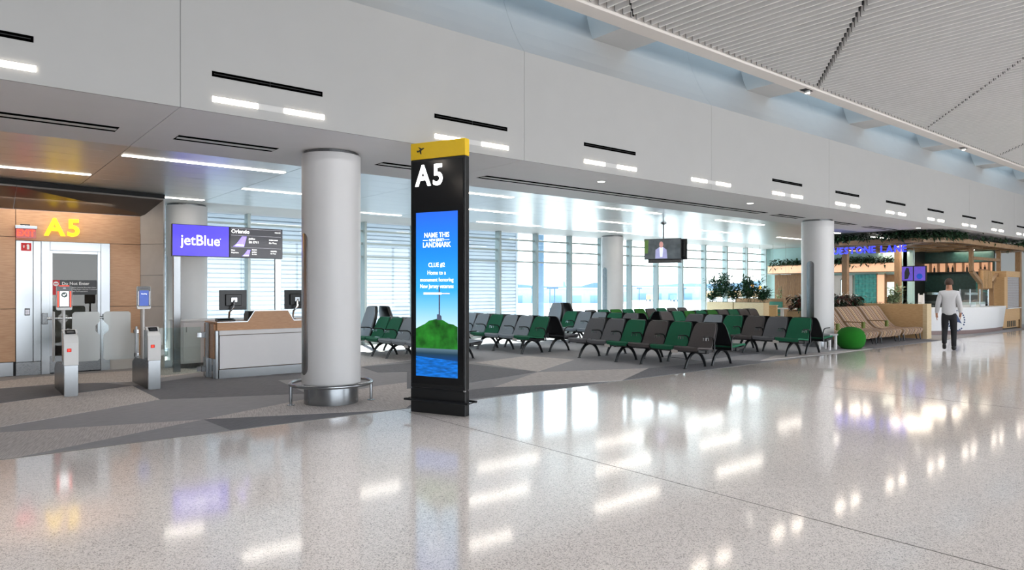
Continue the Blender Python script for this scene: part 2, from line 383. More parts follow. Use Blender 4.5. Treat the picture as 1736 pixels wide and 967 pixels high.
# gypsum soffit and its slot diffusers
so = struct('ceiling_soffit', MB().box(XL, XR, YB+.03, 17.3, ZC+.03, ZC+.5), 'dark_gap', 'smooth white soffit between bulkhead and metal ceiling')
for a, b in zip(JX[:-1], JX[1:]):
    MB().box(a+.004, b-.004, YB+.0255, YM, ZC, ZC+.03).build('soffit_panel', 'soffit_paint', so)
MB().box(XL, XR, YP, 17.3, ZC, ZC+.03).build('perimeter_panel', 'white_paint', so)
for i, (a, b) in enumerate(((-.9, 0.0), (.32, 1.52), (2.14, 3.34), (4.86, 6.06), (6.72, 15.18), (15.7, 16.98), (18.32, 19.9), (20.72, 25.3))):
    t = thing('slot_diffuser', ['slot diffuser of the soffit beyond the left frame edge', 'black twin-slot diffuser of the soffit nearest the exit sign', 'black twin-slot diffuser of the soffit left of the near white column', 'black twin-slot diffuser of the soffit right of the near white column',
              'very long twin-slot diffuser of the soffit right of the black kiosk', 'short twin-slot diffuser of the soffit just left of the column by the striped loungers', 'short twin-slot diffuser of the soffit just right of the column by the striped loungers', 'long twin-slot diffuser of the soffit above the cafe sign'][i], 'air vent', ((a+b)/2, 8.93, ZC), group='soffit slot diffusers')
    L = (b-a)/2
    MB().box(-L, L, -.14, .14, -.003, .01).build('frame', 'void_black', t)
    MB().box(-L+.01, L-.01, -.05, .05, -.006, .0).build('blade', 'white_paint', t)
for i, (x, y) in enumerate(((8.6, 8.05), (13.23, 8.08), (22.51, 8.17))):
    t = thing('downlight', 'small round recessed downlight in the soffit, %s' % ['nearest the black kiosk', 'middle one of three', 'above the cafe'][i], 'ceiling light', (x, y, ZC), group='soffit downlights')
    MB().lathe([(.06, 0), (.075, -.004), (.075, .005)], 20).build('trim_ring', 'white_paint', t, 40)
    MB().prism(circle(.06, 20), -.003, .003).build('lens', 'led_white', t)

# reflective metal panel ceiling with linear lights
mc = struct('ceiling_metal', MB().box(XL, XR, YM+.005, YP-.005, ZC+.022, ZC+.03), 'dark_gap', 'reflective pale metal panel ceiling over the lounge')
NS = 10; PW = (YP-YM)/NS
pm = MB().box(.004, 2.306, .003, PW-.003, 0, .02).mesh('ceiling_panel', 'ceiling_metal')
for i in range(-3, 15):
    for j in range(NS):
        x = 1.83+2.31*i
        if x+2.31 > XR: continue
        share('ceiling_panel', pm, mc, (x, YM+j*PW, ZC))
for r, Y in enumerate((10.58, 12.74, 14.93)):
    for i in range(-2, 14):
        if (i+r) % 2: continue
        x = 1.83+2.31*i
        if x > 29 or (x < 2 and r != 1 and i < 0): continue
        if r > 0 and x > 24: continue
        t = thing('linear_light', 'slim glowing ceiling strip light, %s row, %s from the left' % (['front', 'middle', 'window-side'][r], ORD[(i+2)//2]), 'ceiling light', (x, Y, ZC), group='linear ceiling lights')
        MB().box(.03, 2.28, -.08, .08, -.002, .012).build('housing', 'white_paint', t)
        MB().box(.035, 2.275, -.065, .065, -.006, -.002).build('diffuser', 'led_white', t)

# concourse edge beam, skylight cross beams, baffle ceiling
eb = struct('trim_1', MB().prism([(7.2, 5.6), (6.92, 5.6), (6.9, 5.63), (6.9, 7.0), (6.98, 7.0), (6.98, 5.72), (7.2, 5.68)], XL, XR, 'x'), 'beam_paint', 'white edge beam of the baffle ceiling')
for i, x in enumerate((-5.0+4.53*k for k in range(0, 9))):
    MB().box(x-.44, x+.44, 7.2, 8.05, 5.6, 6.05).build('cross_beam', 'white_paint', eb)
    if i % 2 == 0:
        MB().box(x+.36, x+.66, 6.98, 7.12, 5.594, 5.603).build('recess', 'dark_gap', eb)
        MB().lathe([(.0, -.05), (.05, -.05), (.055, -.0), (.055, .03)], 16, (x+.56, 7.05, 5.6)).build('spot_can', 'white_paint', eb, 40)
        MB().prism(circle(.045, 16, x+.56, 7.05), 5.547, 5.549).build('spot_lens', 'led_white', eb)
    for yy in (7.05, -7.05):  # fill lamps added at beams without cans and on the unseen far side
        ld = bpy.data.lights.new('spot_fill_lamp', 'SPOT'); lo = bpy.data.objects.new('spot_fill_lamp', ld); COL.objects.link(lo); lo.parent = eb
        ld.energy = 300 if yy > 0 else 430; ld.spot_size = math.radians(100 if yy > 0 else 115); ld.spot_blend = 1.; ld.shadow_soft_size = .25; ld.color = (1, .99, .98)
        lo.location = (x+.56, yy, 5.54); lo.rotation_euler = Vector((0, yy*(.11 if yy > 0 else .25), 1)).to_track_quat('Z', 'Y').to_euler()
eb2 = struct('trim_2', MB().box(XL, XR, -7.2, -6.9, 5.6, 7.0), 'beam_paint', 'white edge beam on the far side of the concourse')
for a, b in zip(JX[:-1], JX[1:]):
    MB().box(a+.02, b-.02, 6.9, 8.15, 7.02, 7.03).build('skylight_pane', 'window_glass', eb)
MB().box(XL, XR, 8.15, 17.3, 6.9, 7.0).build('roof_slab', 'white_paint', eb)
MB().box(XL, XR, 8.15, 8.4, 7.0, 9.2).build('sun_block', 'white_paint', eb)  # unseen wall added to keep sun out of the skylight shaft
ce = struct('ceiling_baffles', MB().box(XL, XR, -6.9, 6.9, 5.85, 6.0), 'plenum', 'open ceiling of slim white baffles over the concourse')
SP = .176; parts = 0; rest = MB(); seg = []
for i in range(int((XR-2-3.0)/SP)):
    x = 3.0+i*SP
    cuts = sorted([y for y in (6.76-(7.88+5.68*k-x)/1.43 for k in range(-6, 9)) if -6.8 < y < 6.8])
    ys = [-6.9]+cuts+[6.88]
    for a, b in zip(ys[:-1], ys[1:]):
        band = math.floor((x-(a+b)/2*1.43)/5.68)
        seg.append((x+(.05 if band % 2 else 0), a+.02, b-.02))
seg.sort(key=lambda q: (-(q[2] > 2.0), (q[0]-9)**2+(q[2]-6)**2))
for (x, a, b) in seg:
    mb = MB() if parts < 300 else rest
    mb.box(x-.014, x+.014, a+.008, b-.008, 5.625, 5.80)
    mb.box(x-.016, x+.016, a, a+.008, 5.622, 5.80, 1); mb.box(x-.016, x+.016, b-.008, b, 5.622, 5.80, 1)
    if parts < 300: mb.build('baffle', ['baffle_white', 'dark_gap'], ce); parts += 1
o = rest.build('baffle_rest', ['baffle_white', 'dark_gap'], ce); o['kind'] = 'stuff'

# the unseen half of the concourse and its end walls
struct('wall_back', MB().box(XL, XR, -7.5, -7.4, 4.9, 7.0), 'white_paint', 'white bulkhead on the far side of the concourse')
struct('ceiling_back', MB().box(XL, XR, -15, -7.5, 4.9, 5.0), 'soffit_paint', 'soffit on the far side of the concourse')
struct('wall_left', MB().box(XL-.2, XL, -17, 17.3, 0, 7), 'white_paint', 'plain end wall of the concourse')
struct('wall_right', MB().box(XR, XR+.2, -17, 17.3, 0, 7), 'white_paint', 'far end wall of the concourse')
for i, x in enumerate(range(-8, 37, 4)):
    struct('window_%d' % (60+i), MB().box(x-.04, x+.04, -15.1, -14.9, 0, 4.95), 'mullion', 'window post on the far side of the concourse')

# window wall: one bay after the other
MX = [5.69+1.556*k for k in range(-8, 16)]
pane_big = MB().box(.04, 1.516, 17.06, 17.075, .12, 2.38).mesh('pane', 'window_glass')
pane_s = [MB().box(.04, 1.516, 17.06, 17.075, a, b).mesh('pane', 'window_glass') for a, b in ((2.43, 2.74), (2.79, 3.08), (3.13, 3.33))]
tr_me = [MB().box(.035, 1.521, 17.02, 17.1, a, b).mesh('transom', 'mullion') for a, b in ((.0, .12), (2.38, 2.43), (2.74, 2.79), (3.08, 3.13))]
for i, x in enumerate(MX):
    w = struct('window_%d' % (i+1), MB().box(x-.035, x+.035, YW, 17.14, 0, ZC), 'mullion', 'tall glazed window bay with pale grey mullion', bevel=.004)
    for me in tr_me: share('transom', me, w, (x, 0, 0))
    share('pane', pane_big, w, (x, 0, 0))
    for me in pane_s: share('pane', me, w, (x, 0, 0))
# end wall of the lounge behind the cafe
struct('wall_cafe', MB().box(29.2, 29.4, 10.8, 17.3, 0, ZC), 'pale_cyan', 'pale cyan end wall of the lounge')

# ================================================================== GATE PORTAL (left)
YD = 14.82
pw = struct('wall_gate', MB().box(-4, 2.92, YD+.012, YD+.1, 0, .02), 'dark_gap', 'wood panelled gate wall')
def wpanel(x0, x1, z0, z1, m='wood_wall', y=YD):
    MB().box(x0+.004, x1-.004, y, y+.03, z0+.004, z1-.004).build('wall_panel', m, pw, bevel=.002)
wpanel(.96, 2.92, 2.38, 2.93); wpanel(-1.4, .96, 2.44, 2.93); wpanel(-3.8, -1.4, 2.44, 2.93)
wpanel(-1.4, .96, 1.18, 2.44); wpanel(-1.4, .96, .25, 1.18); wpanel(-3.8, -1.4, 1.18, 2.44); wpanel(-3.8, -1.4, .25, 1.18)
wpanel(2.4, 2.92, 1.2, 2.38); wpanel(2.4, 2.92, .25, 1.2)
wpanel(-3.8, .93, .0, .25, 'steel'); wpanel(2.4, 2.92, 0, .25, 'panel_grey')
wpanel(.96, 1.21, .24, 2.38, 'steel', YD-.02); wpanel(1.21, 1.33, .24, 2.38, 'steel', YD-.02); wpanel(.96, 1.33, .0, .24, 'steel_dark')
MB().box(-4, .96, YD+.03, YD+.1, 0, 2.93).box(2.4, 2.92, YD+.03, YD+.1, 0, 2.93).box(.96, 2.4, YD+.03, YD+.1, 2.38, 2.93).box(.96, 1.33, YD+.03, YD+.1, 0, 2.38).build('backing', 'dark_gap', pw)
# flared side and raked soffit of the portal
for z0, z1 in ((0, .6), (.6, 1.19), (1.19, 1.79), (1.79, 2.39), (2.39, 3.23)):
    top = 2.93 if z1 > 3 else z1
    mb = MB(); A = Vector((2.92, YD, 0)); B = Vector((3.235, 14.42, 0)); n = Vector((.785, .62, 0))*.03
    P = [[(A.x, A.y, z0+.004), (B.x, B.y, z0+.004)], [(A.x, A.y, top-.004), (B.x, B.y, (3.23 if z1 > 3 else z1)-.004)]]
    mb.slab(P, n); mb.build('side_panel', 'panel_grey', pw)
MB().box(3.235, 3.26, 14.42, 17.0, 0, 3.25).build('outer_cheek', 'white_paint', pw)
MB().slab([[(x, 14.42+(x-3.235)*.15, 3.23), (x, YD, 2.93)] for x in (3.235, .93)], (0, .0, .03)).build('soffit_piece', 'portal_soffit', pw)
MB().slab([[(x, 14.42+(x-3.235)*.15, 3.23), (x, YD, 2.93)] for x in (.925, -4)], (0, .0, .03)).build('soffit_piece', 'portal_soffit', pw)
MB().prism([(3.26, 14.41), (3.26, 15.), (-4, 15.), (-4, 13.3)], 3.262, 3.34).build('top_fill', 'dark_gap', pw)
ld = bpy.data.lights.new('portal_lamp', 'AREA'); lo = bpy.data.objects.new('portal_lamp', ld); COL.objects.link(lo); lo.parent = pw
ld.shape = 'RECTANGLE'; ld.size = 4.4; ld.size_y = .06; ld.energy = 14; ld.color = (1, .9, .78); lo.location = (.2, 14.4, 3.08); lo.rotation_euler = (math.radians(20), 0, 0)
dr = struct('door_1', MB().box(1.33, 1.46, YD-.03, YD+.06, 0, 2.38).box(2.25, 2.4, YD-.03, YD+.06, 0, 2.38).box(1.46, 2.25, YD-.03, YD+.06, 2.22, 2.38), 'steel', 'brushed steel gate door with a tall glass light', bevel=.004)
MB().box(1.46, 2.25, YD-.01, YD+.04, .02, .32).build('kick_plate', 'steel_dark', dr, bevel=.003)
MB().box(1.46, 1.5, YD-.01, YD+.04, .32, 2.22).box(2.2, 2.25, YD-.01, YD+.04, .32, 2.22).box(1.5, 2.2, YD-.01, YD+.04, 2.17, 2.22).build('door_leaf', 'steel', dr, bevel=.002)
MB().box(1.5, 2.2, YD+.01, YD+.02, .32, 2.17).build('pane', 'door_glass', dr)
MB().tube([(1.4, YD-.09, 1.0), (2.33, YD-.09, 1.0)], .022, 10).build('push_bar', 'chrome', dr, 40)
MB().box(1.33, 1.42, YD-.11, YD-.03, .9, 1.1).build('push_bar_housing', 'steel_dark', dr, bevel=.008)
MB().box(2.28, 2.36, YD-.1, YD-.03, .95, 1.06).build('push_bar_housing', 'steel', dr, bevel=.006)
# passage behind the door
pb = struct('wall_passage', MB().box(.9, 1.0, YD+.1, 17.2, 0, 2.6).box(2.85, 2.95, YD+.1, 17.2, 0, 2.6).box(1., 2.85, YD+.1, 17.2, 2.5, 2.6).box(1., 2.85, 17.1, 17.2, 0, 2.6), 'jet_wall', 'brown panelled passage seen through the door glass')
MB().prism([(15.2, 2.5), (17.1, 2.5), (17.1, 1.7)], 1.0, 2.85, 'x').build('sloped_ceiling', 'portal_soffit', pb)
FX = frame((0, YD-.003, 0), (1, 0, 0))
t = thing('exit_sign', 'glowing red exit sign under a grey bracket beside the yellow gate number', 'sign', (1.1, YD-.06, 2.42)); FXl = frame((0, -.012, 0), (1, 0, 0))
MB().box(-.14, .15, -.008, .008, 0, .165).build('panel', 'exit_glass', t)
MB().box(-.155, .165, -.045, .045, .165, .22).build('bracket', 'steel', t, bevel=.004)
MB().box(-.08, .06, -.02, .02, .22, .245).build('mount', 'black', t)
text('lettering', 'EXIT', .165, 'red_led', t, FXl, 0, .085, bold=.001, sx=.78)
t = thing('gate_number', 'large yellow illuminated gate number A5 on the wood wall', 'sign', (1.68, YD, 2.47))
text('letter', 'A', .43, 'yellow_glow', t, frame((0, -.03, 0), (1, 0, 0)), -.15, .155, off=0, ext=.018, bold=.011)
text('digit', '5', .43, 'yellow_glow', t, frame((0, -.03, 0), (1, 0, 0)), .14, .155, off=0, ext=.018, bold=.011)
t = thing('extinguisher_sign', 'small red fire extinguisher sign on the steel panel', 'sign', (1.11, YD-.0225, 2.2)); fr = frame((0, 0, 0), (1, 0, 0))
fpoly('plate', [(-.075, 0), (.075, 0), (.075, .14), (-.075, .14)], 'red_sign', t, fr, 0, .004)
fpoly('extinguisher_mark', [(.01, .025), (.045, .025), (.045, .1), (.035, .115), (.015, .115), (.0, .095), (.01, .09)], 'white_plastic', t, fr, .004)
fpoly('arrow_mark', [(-.04, .05), (-.028, .05), (-.028, .08), (-.018, .08), (-.034, .1), (-.05, .08), (-.04, .08)], 'white_plastic', t, fr, .004)
t = thing('keypad', 'small black keypad with grey keys on the steel panel', 'keypad', (1.125, YD-.0225, 1.06))
MB().box(-.038, .038, -.02, 0, 0, .125).build('case', 'black', t, bevel=.003)
for i in range(3):
    for j in range(4): MB().box(-.028+i*.021, -.013+i*.021, -.024, -.02, .02+j*.022, .036+j*.022).build('key', 'screen_grey', t)
t = thing('door_notice', 'black and red Do Not Enter notice on the door glass', 'sign', (1.84, YD+.008, 1.42)); fr = frame((0, 0, 0), (1, 0, 0))
fpoly('plate', [(-.35, 0), (.35, 0), (.35, .27), (-.35, .27)], 'black', t, fr, 0, .003)
fpoly('red_field', [(-.345, .0), (-.23, .0), (-.23, .265), (-.345, .265)], 'red_sign', t, fr, .003)
fpoly('no_entry_disc', circle(.042, 24, -.288, .2), 'white_plastic', t, fr, .005)
fpoly('no_entry_bar', [(-.318, .192), (-.258, .192), (-.258, .208), (-.318, .208)], 'red_sign', t, fr, .007)
text('lettering', 'Do Not Enter', .075, 'white_plastic', t, fr, -.2, .205, off=.005, align='LEFT', bold=.0015, ext=.001)
for i, l in enumerate(('This Is An Aviation Security Boundary Door.', 'Entry Beyond This Point Is Strictly Prohibited.', 'Violators Subject To Prosecution.')):
    text('lettering', l, .03, 'white_plastic', t, fr, -.2, .135-.036*i, off=.005, align='LEFT', ext=.001)

# ------------------------------------------------------------------ boarding gates
def egate(x0, label, podscreen):
    t = thing('boarding_gate', label, 'boarding gate', (x0, 11.5, 0)); side = 1
    # low steel body, tall front housing
    MB().prism([(.02, 0), (1.2, 0), (1.2, .34), (1.0, .42), (.34, .44), (.34, .9), (.12, .9), (.02, .76)], .01, .16, 'x').build('steel_body', 'steel_dark', t, bevel=.004)
    MB().box(0, .17, -.004, .03, 0, .445).build('front_plate', 'steel', t, bevel=.003)
    prof = [(-.006, .445), (-.006, .76), (.012, .82), (.05, .87), (.15, .945), (.24, .945), (.24, .925), (.15, .92), (.07, .86), (.03, .8), (.03, .445)]
    MB().prism(prof, -.004, .174, 'x').build('white_hood', 'white_plastic', t, bevel=.004)
    MB().box(.0, .002, .03, .24, .445, .9).box(.168, .17, .03, .24, .445, .9).build('hood_cheek', 'steel', t)
    rd = MB(); rd.X = Matrix.Translation((.085, .1, .911)) @ Matrix.Rotation(math.radians(36), 4, 'X'); rd.box(-.062, .062, -.045, .045, 0, .006); rd.build('ticket_reader', 'black_gloss', t, bevel=.002)
    rd = MB(); rd.X = Matrix.Translation((.085, .085, .906)) @ Matrix.Rotation(math.radians(36), 4, 'X'); rd.box(-.045, .045, -.012, .022, .006, .009); rd.build('reader_window', 'steel', t)
    fr = frame((.06, -.007, .66), (1, 0, 0))
    fpoly('status_light', rrect(.055, .05, .008), 'red_sign', t, fr, 0, .003)
    fpoly('cross_mark', [(-.016, -.012), (-.01, -.016), (0, -.005), (.01, -.016), (.016, -.012), (.006, 0), (.016, .012), (.01, .016), (0, .005), (-.01, .016), (-.016, .012), (-.006, 0)], 'red_led', t, fr, .003)
    MB().tube([(.08, .72, .42), (.08, .72, 1.22)], .017, 10).build('pod_pole', 'white_plastic', t, 40)
    pod = MB().prism(rrect(.2, .36, .02, 4, .08, 1.39), .68, .73, 'y').build('face_pod', 'white_plastic', t, bevel=.003)
    fr = frame((.08, .68, 1.39), (1, 0, 0))
    fpoly('pod_front', rrect(.19, .32, .015, 4, 0, .02), 'black_gloss', pod, fr, 0, .003)
    fpoly('camera_bar', rrect(.11, .02, .008, 4, 0, .145), 'screen_dark', pod, fr, .003)
    if podscreen == 'ok':
        fpoly('screen', [(-.055, -.12), (.055, -.12), (.055, .1), (-.055, .1)], 'screen_white', pod, fr, .003)
        fpoly('tick_disc', circle(.042, 24, 0, .05), 'tile_dark', pod, fr, .005)
        fpoly('tick_mark', [(-.022, .05), (-.015, .058), (-.006, .046), (.016, .07), (.022, .063), (-.006, .032)], 'screen_white', pod, fr, .007)
        fpoly('caption_line', [(-.035, -.045), (.035, -.045), (.035, -.04), (-.035, -.04)], 'screen_grey', pod, fr, .005)
        for q in (-.078, .078): fpoly('light_bar', [(q-.006, -.13), (q+.006, -.13), (q+.006, .1), (q-.006, .1)], 'red_led', pod, fr, .003, .004)
        MB().box(.02, .14, .675, .70, 1.572, 1.578).build('top_light', 'red_led', pod)
        text('lettering', '101', .03, 'screen_grey', pod, fr, 0, .148, off=.006, ext=.0005)
    else:
        fpoly('screen', [(-.065, -.13), (.065, -.13), (.065, .115), (-.065, .115)], 'screen_blue', pod, fr, .003)
        text('lettering', 'Boarding', .022, 'screen_white', pod, fr, 0, .06, off=.006, ext=.0005)
        for q in (-.08, .08): fpoly('light_bar', [(q-.004, -.12), (q+.004, -.12), (q+.004, .1), (q-.004, .1)], 'screen_grey', pod, fr, .003)
    return t
def flap(t, poly, x, y):
    MB().prism([(a-x, b) for a, b in poly], y, y+.014, 'y').build('glass_flap', 'frosted_glass', t)
def chamf(x0, x1, z0, z1, r):
    return rrect(x1-x0, z1-z0, r, 4, (x0+x1)/2, (z0+z1)/2)
e1 = egate(1.30, 'boarding gate pedestal with red-lit face scanner, left of the pair', 'ok')
e2 = egate(2.37, 'boarding gate pedestal with blue face scanner screen, right of the pair', 'blue')
c = rrect(.38, .79, .03, 4, 1.70, .775)
lf = [(1.51, .4), (1.86, .4), (1.89, .43), (1.89, .8), (1.83, .87), (1.83, .95), (1.89, 1.02), (1.89, 1.14), (1.86, 1.17), (1.55, 1.17), (1.52, 1.14)]
flap(e1, lf, 1.30, 1.0)
rf = [(1.94, .43), (1.97, .4), (2.44, .4), (2.44, .8), (2.32, .82), (2.32, 1.14), (2.29, 1.17), (1.97, 1.17), (1.94, 1.14), (1.94, 1.02), (2.01, .95), (2.01, .87), (1.94, .8)]
flap(e2, rf, 2.37, 1.0)
for t, x in ((e1, .17), (e2, .03)):
    MB().tube([(x, 1.0, .38), (x, 1.0, .92)], .02, 8).build('hinge_post', 'chrome', t, 40)
    for z in (.46, .84): MB().box(x-.035, x+.035, .985, 1.03, z-.03, z+.03).build('hinge_clamp', 'chrome', t, bevel=.004)
MB().box(-.02, -.006, .98, 1.2, .42, 1.18).build('side_glass', 'frosted_glass', e1)

# ------------------------------------------------------------------ kiosk A5
ka = Vector((4.48, 7.42, 0)); kb = Vector((4.79, 6.69, 0)); kt = (kb-ka).normalized(); kw = (kb-ka).length
t = thing('information_kiosk', 'tall black digital kiosk with yellow top and gate number A5', 'kiosk', (ka.x, ka.y, 0)); KF = frame((0, 0, 0), kt)
def kbox(name, x0, x1, z0, z1, d0, d1, m, bevel=0):
    mb = MB(); mb.X = KF; mb.prism([(x0, z0), (x1, z0), (x1, z1), (x0, z1)], -d1, -d0, 'z'); return mb.build(name, m, t, bevel=bevel)
kbox('body', 0, kw, .31, 3.13, 0, .1, 'black', .012); kbox('base', 0, kw, 0, .3, 0, .1, 'black', .01)
kbox('yellow_cap', 0, kw, 3.13, 3.335, 0, .1, 'yellow', .006)
kbox('shadow_gap', .01, kw-.01, .3, .31, .01, .09, 'dark_gap')
for q in (.012, kw-.012): kbox('peg', q-.012, q+.012, .296, .314, -.004, .02, 'chrome')
fpoly('face_glass', [(.03, .36), (kw-.03, .36), (kw-.03, 3.1), (.03, 3.1)], 'black_gloss', t, KF, .0, .002)
rl = MB(); rl.X = KF; pts = [(-.05, .165, .06), (-.05, .165, -.15), (kw+.07, .165, -.15), (kw+.07, .165, .06)]
rl.tube([Vector((a, b, c_)) for a, b, c_ in pts], .014, 8, True); rl.build('bumper_rail', 'black_leg', t, 40)
text('gate_letter', 'A', .36, 'white_glow', t, KF, .19, 2.91, ext=.006, bold=.006, sx=.88)
text('gate_digit', '5', .36, 'white_glow', t, KF, .41, 2.91, ext=.006, bold=.006, sx=.88)
pl = [(-.06, -.015), (-.045, -.018), (-.02, -.008), (-.005, -.045), (.008, -.045), (.005, .0), (.04, .018), (.052, .03), (.042, .036), (.01, .03), (-.03, .05), (-.042, .05), (-.012, .018), (-.04, .004), (-.055, .01), (-.065, .008)]
fpoly('plane_mark', [(a*.95+.155, b*.95+3.235) for a, b in pl], 'black', t, KF, .0, .002)
m = mat('kiosk_screen', '#1f7be8', .3, var=0); n = m.node_tree; b = n.nodes['Principled BSDF']; tcx = [x for x in n.nodes if x.type == 'TEX_COORD'][0]
sx = n.nodes.new('ShaderNodeSeparateXYZ'); n.links.new(tcx.outputs['Object'], sx.inputs[0]); mr = n.nodes.new('ShaderNodeMapRange'); mr.inputs['From Min'].default_value = .45; mr.inputs['From Max'].default_value = 2.5
n.links.new(sx.outputs['Z'], mr.inputs[0]); cr = n.nodes.new('ShaderNodeValToRGB'); n.links.new(mr.outputs[0], cr.inputs[0])
for p_, c_ in ((0., '#0a78d8'), (.1, '#12407c'), (.14, '#1c3c50'), (.3, '#bfe6fb'), (.42, '#7ccbf6'), (.52, '#36aef2'), (.75, '#1f8cf0'), (1., '#2a68f2')):
    if p_ == 0.: el = cr.color_ramp.elements[0]
    elif p_ == 1.: el = cr.color_ramp.elements[-1]
    else: el = cr.color_ramp.elements.new(p_)
    el.position = p_; el.color = lin(c_)+(1,)
b.inputs['Base Color'].default_value = (0, 0, 0, 1)
for l in list(b.inputs['Base Color'].links): n.links.remove(l)
n.links.new(cr.outputs[0], b.inputs['Emission Color']); b.inputs['Emission Strength'].default_value = .6
mat('hill_image', '#1d6a1c', .4, emit=.3, var=.75, scale=7); mat('water_image', '#0a62b8', .4, emit=.4, var=.5, scale=9, stretch=(1, 1, 6)); mat('tower_image', '#5d6480', .4, emit=.15, var=.1)
for q in ('hill_image', 'water_image'):
    nn = M(q).node_tree; bb = nn.nodes['Principled BSDF']; nn.links.new([x for x in nn.nodes if x.type == 'VALTORGB'][0].outputs[0], bb.inputs['Emission Color'])
sc_ = fpoly('screen', [(.085, .455), (.69, .455), (.69, 2.47), (.085, 2.47)], 'kiosk_screen', t, KF, .002)
hill = [(.085, .8), (.69, .8), (.69, 1.07), (.63, 1.1), (.56, 1.11), (.48, 1.15), (.4, 1.165), (.33, 1.15), (.28, 1.14), (.22, 1.1), (.15, 1.07), (.085, 1.04)]
fpoly('hill_image', hill, 'hill_image', sc_, KF, .004, .001)
fpoly('water_image', [(.085, .455), (.69, .455), (.69, .66), (.085, .70)], 'water_image', sc_, KF, .004, .001)
fpoly('tower_image', [(.395, 1.15), (.465, 1.15), (.46, 1.2), (.44, 1.21), (.44, 1.52), (.43, 1.6), (.42, 1.52), (.42, 1.22), (.395, 1.22)], 'tower_image', sc_, KF, .0045, .001)
fpoly('progress_bar', [(.2, 1.46), (.46, 1.46), (.46, 1.485), (.2, 1.485)], 'screen_white', sc_, KF, .006, .001)
fpoly('progress_track', [(.46, 1.465), (.58, 1.465), (.58, 1.48), (.46, 1.48)], 'screen_grey', sc_, KF, .005, .001)
for l, s_, z_, bo in (('NAME THIS', .085, 2.185, .0006), ('NEW JERSEY', .046, 2.125, 0), ('LANDMARK', .088, 2.065, .0006), ('CLUE #2', .075, 1.82, .0004), ('Home to a', .072, 1.725, 0), ('monument honoring', .068, 1.64, 0), ('New Jersey veterans', .068, 1.56, 0)):
    text('lettering', l, s_, 'screen_white', sc_, KF, .39, z_, off=.006, ext=.0005, bold=bo, sx=.86)
for q in (.19, .5): fpoly('rule_mark', [(q, 2.123), (q+.075, 2.123), (q+.075, 2.128), (q, 2.128)], 'screen_white', sc_, KF, .006, .001)

# ------------------------------------------------------------------ columns
def column(x, y, r, label, guard=None):
    t = thing('column', label, 'column', (x, y, 0), group='round white columns')
    MB().lathe([(r-.03, 0), (r-.03, .27)], 48).build('steel_plinth', 'steel', t, 40)
    MB().lathe([(r-.03, .265), (r, .275), (r, 3.31), (r-.03, 3.31)], 64).build('shaft', 'column_white', t, 40)
    MB().lathe([(r-.025, 3.305), (r-.025, ZC)], 48).build('shadow_ring', 'steel_dark', t, 40)
    # recessed metal strip with round ends, facing along the concourse
    ns, h = 10, .1; P = []
    zs = [.4+.1*(1-math.cos(pi/2*i/8)) for i in range(9)]+[1.33]+[2.26-.1*(1-math.cos(pi/2*i/8)) for i in range(8, -1, -1)]
    for z in zs:
        e = min(z-.4, 2.26-z); k = h if e > h else math.sqrt(max(0, h*h-(h-e)**2))
        k = max(k, .004); P.append([((r+.002)*math.cos(pi+q), (r+.002)*math.sin(pi+q), z) for q in [(-k+2*k*j/ns)/r for j in range(ns+1)]])
    MB().grid(P).build('inset_strip', 'steel', t, 60)
    return t
column(4.02, 8.7, .385, 'round white column with steel base beside the black kiosk')
column(17.92, 8.96, .4, 'round white column beside the striped loungers')
column(4.05, 16.0, .41, 'round white column against the windows behind the departure screens')
column(17.75, 16.1, .38, 'round white column against the windows behind the lounge seats')
t = thing('column_guard', 'curved steel bumper rail around the foot of the near column', 'guard rail', (4.02, 8.7, 0))
MB().tube([(.53*math.cos(a), .53*math.sin(a), .27) for a in [2*pi*i/40 for i in range(40)]], .024, 10, True).build('rail', 'steel', t, 40)
for a in (2.95, 5.95, 1.1):
    c_, s_ = math.cos(a)*.53, math.sin(a)*.53
    MB().tube([(c_, s_, 0), (c_, s_, .25)], .02, 8).build('post', 'steel', t, 40)
    MB().lathe([(0, .012), (.05, .012), (.055, 0)], 16, (c_, s_, 0)).build('foot_plate', 'steel', t, 40)

# ------------------------------------------------------------------ check-in desk
t = thing('gate_desk', 'white and wood gate desk with raised wood screen and steel kick plate', 'desk', (3.56, 12.16, 0))
DL = 2.4
MB().box(.0, DL, .06, .62, .05, .94).build('carcass', 'wood_desk', t)
MB().prism([(-.0, .82), (DL, .82), (DL, .955), (1.33, .955), (1.22, 1.14), (.63, 1.14), (.51, .955), (.0, .955)], .0, .03, 'y').build('wood_screen', 'wood_desk', t, bevel=.002)
MB().prism([(-.003, .955), (.51, .955), (.63, 1.14), (1.22, 1.14), (1.33, .955), (DL, .955), (DL, .968), (1.336, .968), (1.226, 1.152), (.624, 1.152), (.504, .968), (-.003, .968)], -.003, .033, 'y').build('screen_trim', 'steel', t)
MB().box(.02, DL, -.045, .06, .745, .82).build('front_ledge', 'white_laminate', t, bevel=.004)
MB().box(.035, DL, -.025, .06, .17, .735).build('front_panel', 'white_laminate', t, bevel=.004)
MB().box(.02, DL, -.03, .06, .0, .16).build('kick_plate', 'steel', t, bevel=.003)
MB().box(-.02, DL, .03, .66, .94, .965).build('work_top', 'wood_desk', t, bevel=.003)
MB().box(-.03, .015, -.015, .06, .0, .82).build('corner_post', 'steel', t, bevel=.004)
MB().box(-.05, .0, .06, .62, .0, .34).build('end_plate', 'steel', t, bevel=.003)
MB().box(-.04, .0, .06, .62, .34, .93).build('end_panel', 'wood_desk', t, bevel=.003)
MB().box(-.1, -.05, .3, .36, .0, .95).build('gate_post', 'steel', t, bevel=.004)
for z in (.16, .74): MB().box(-.17, -.1, .29, .37, z-.05, z+.05).build('hinge', 'steel_dark', t, bevel=.006)
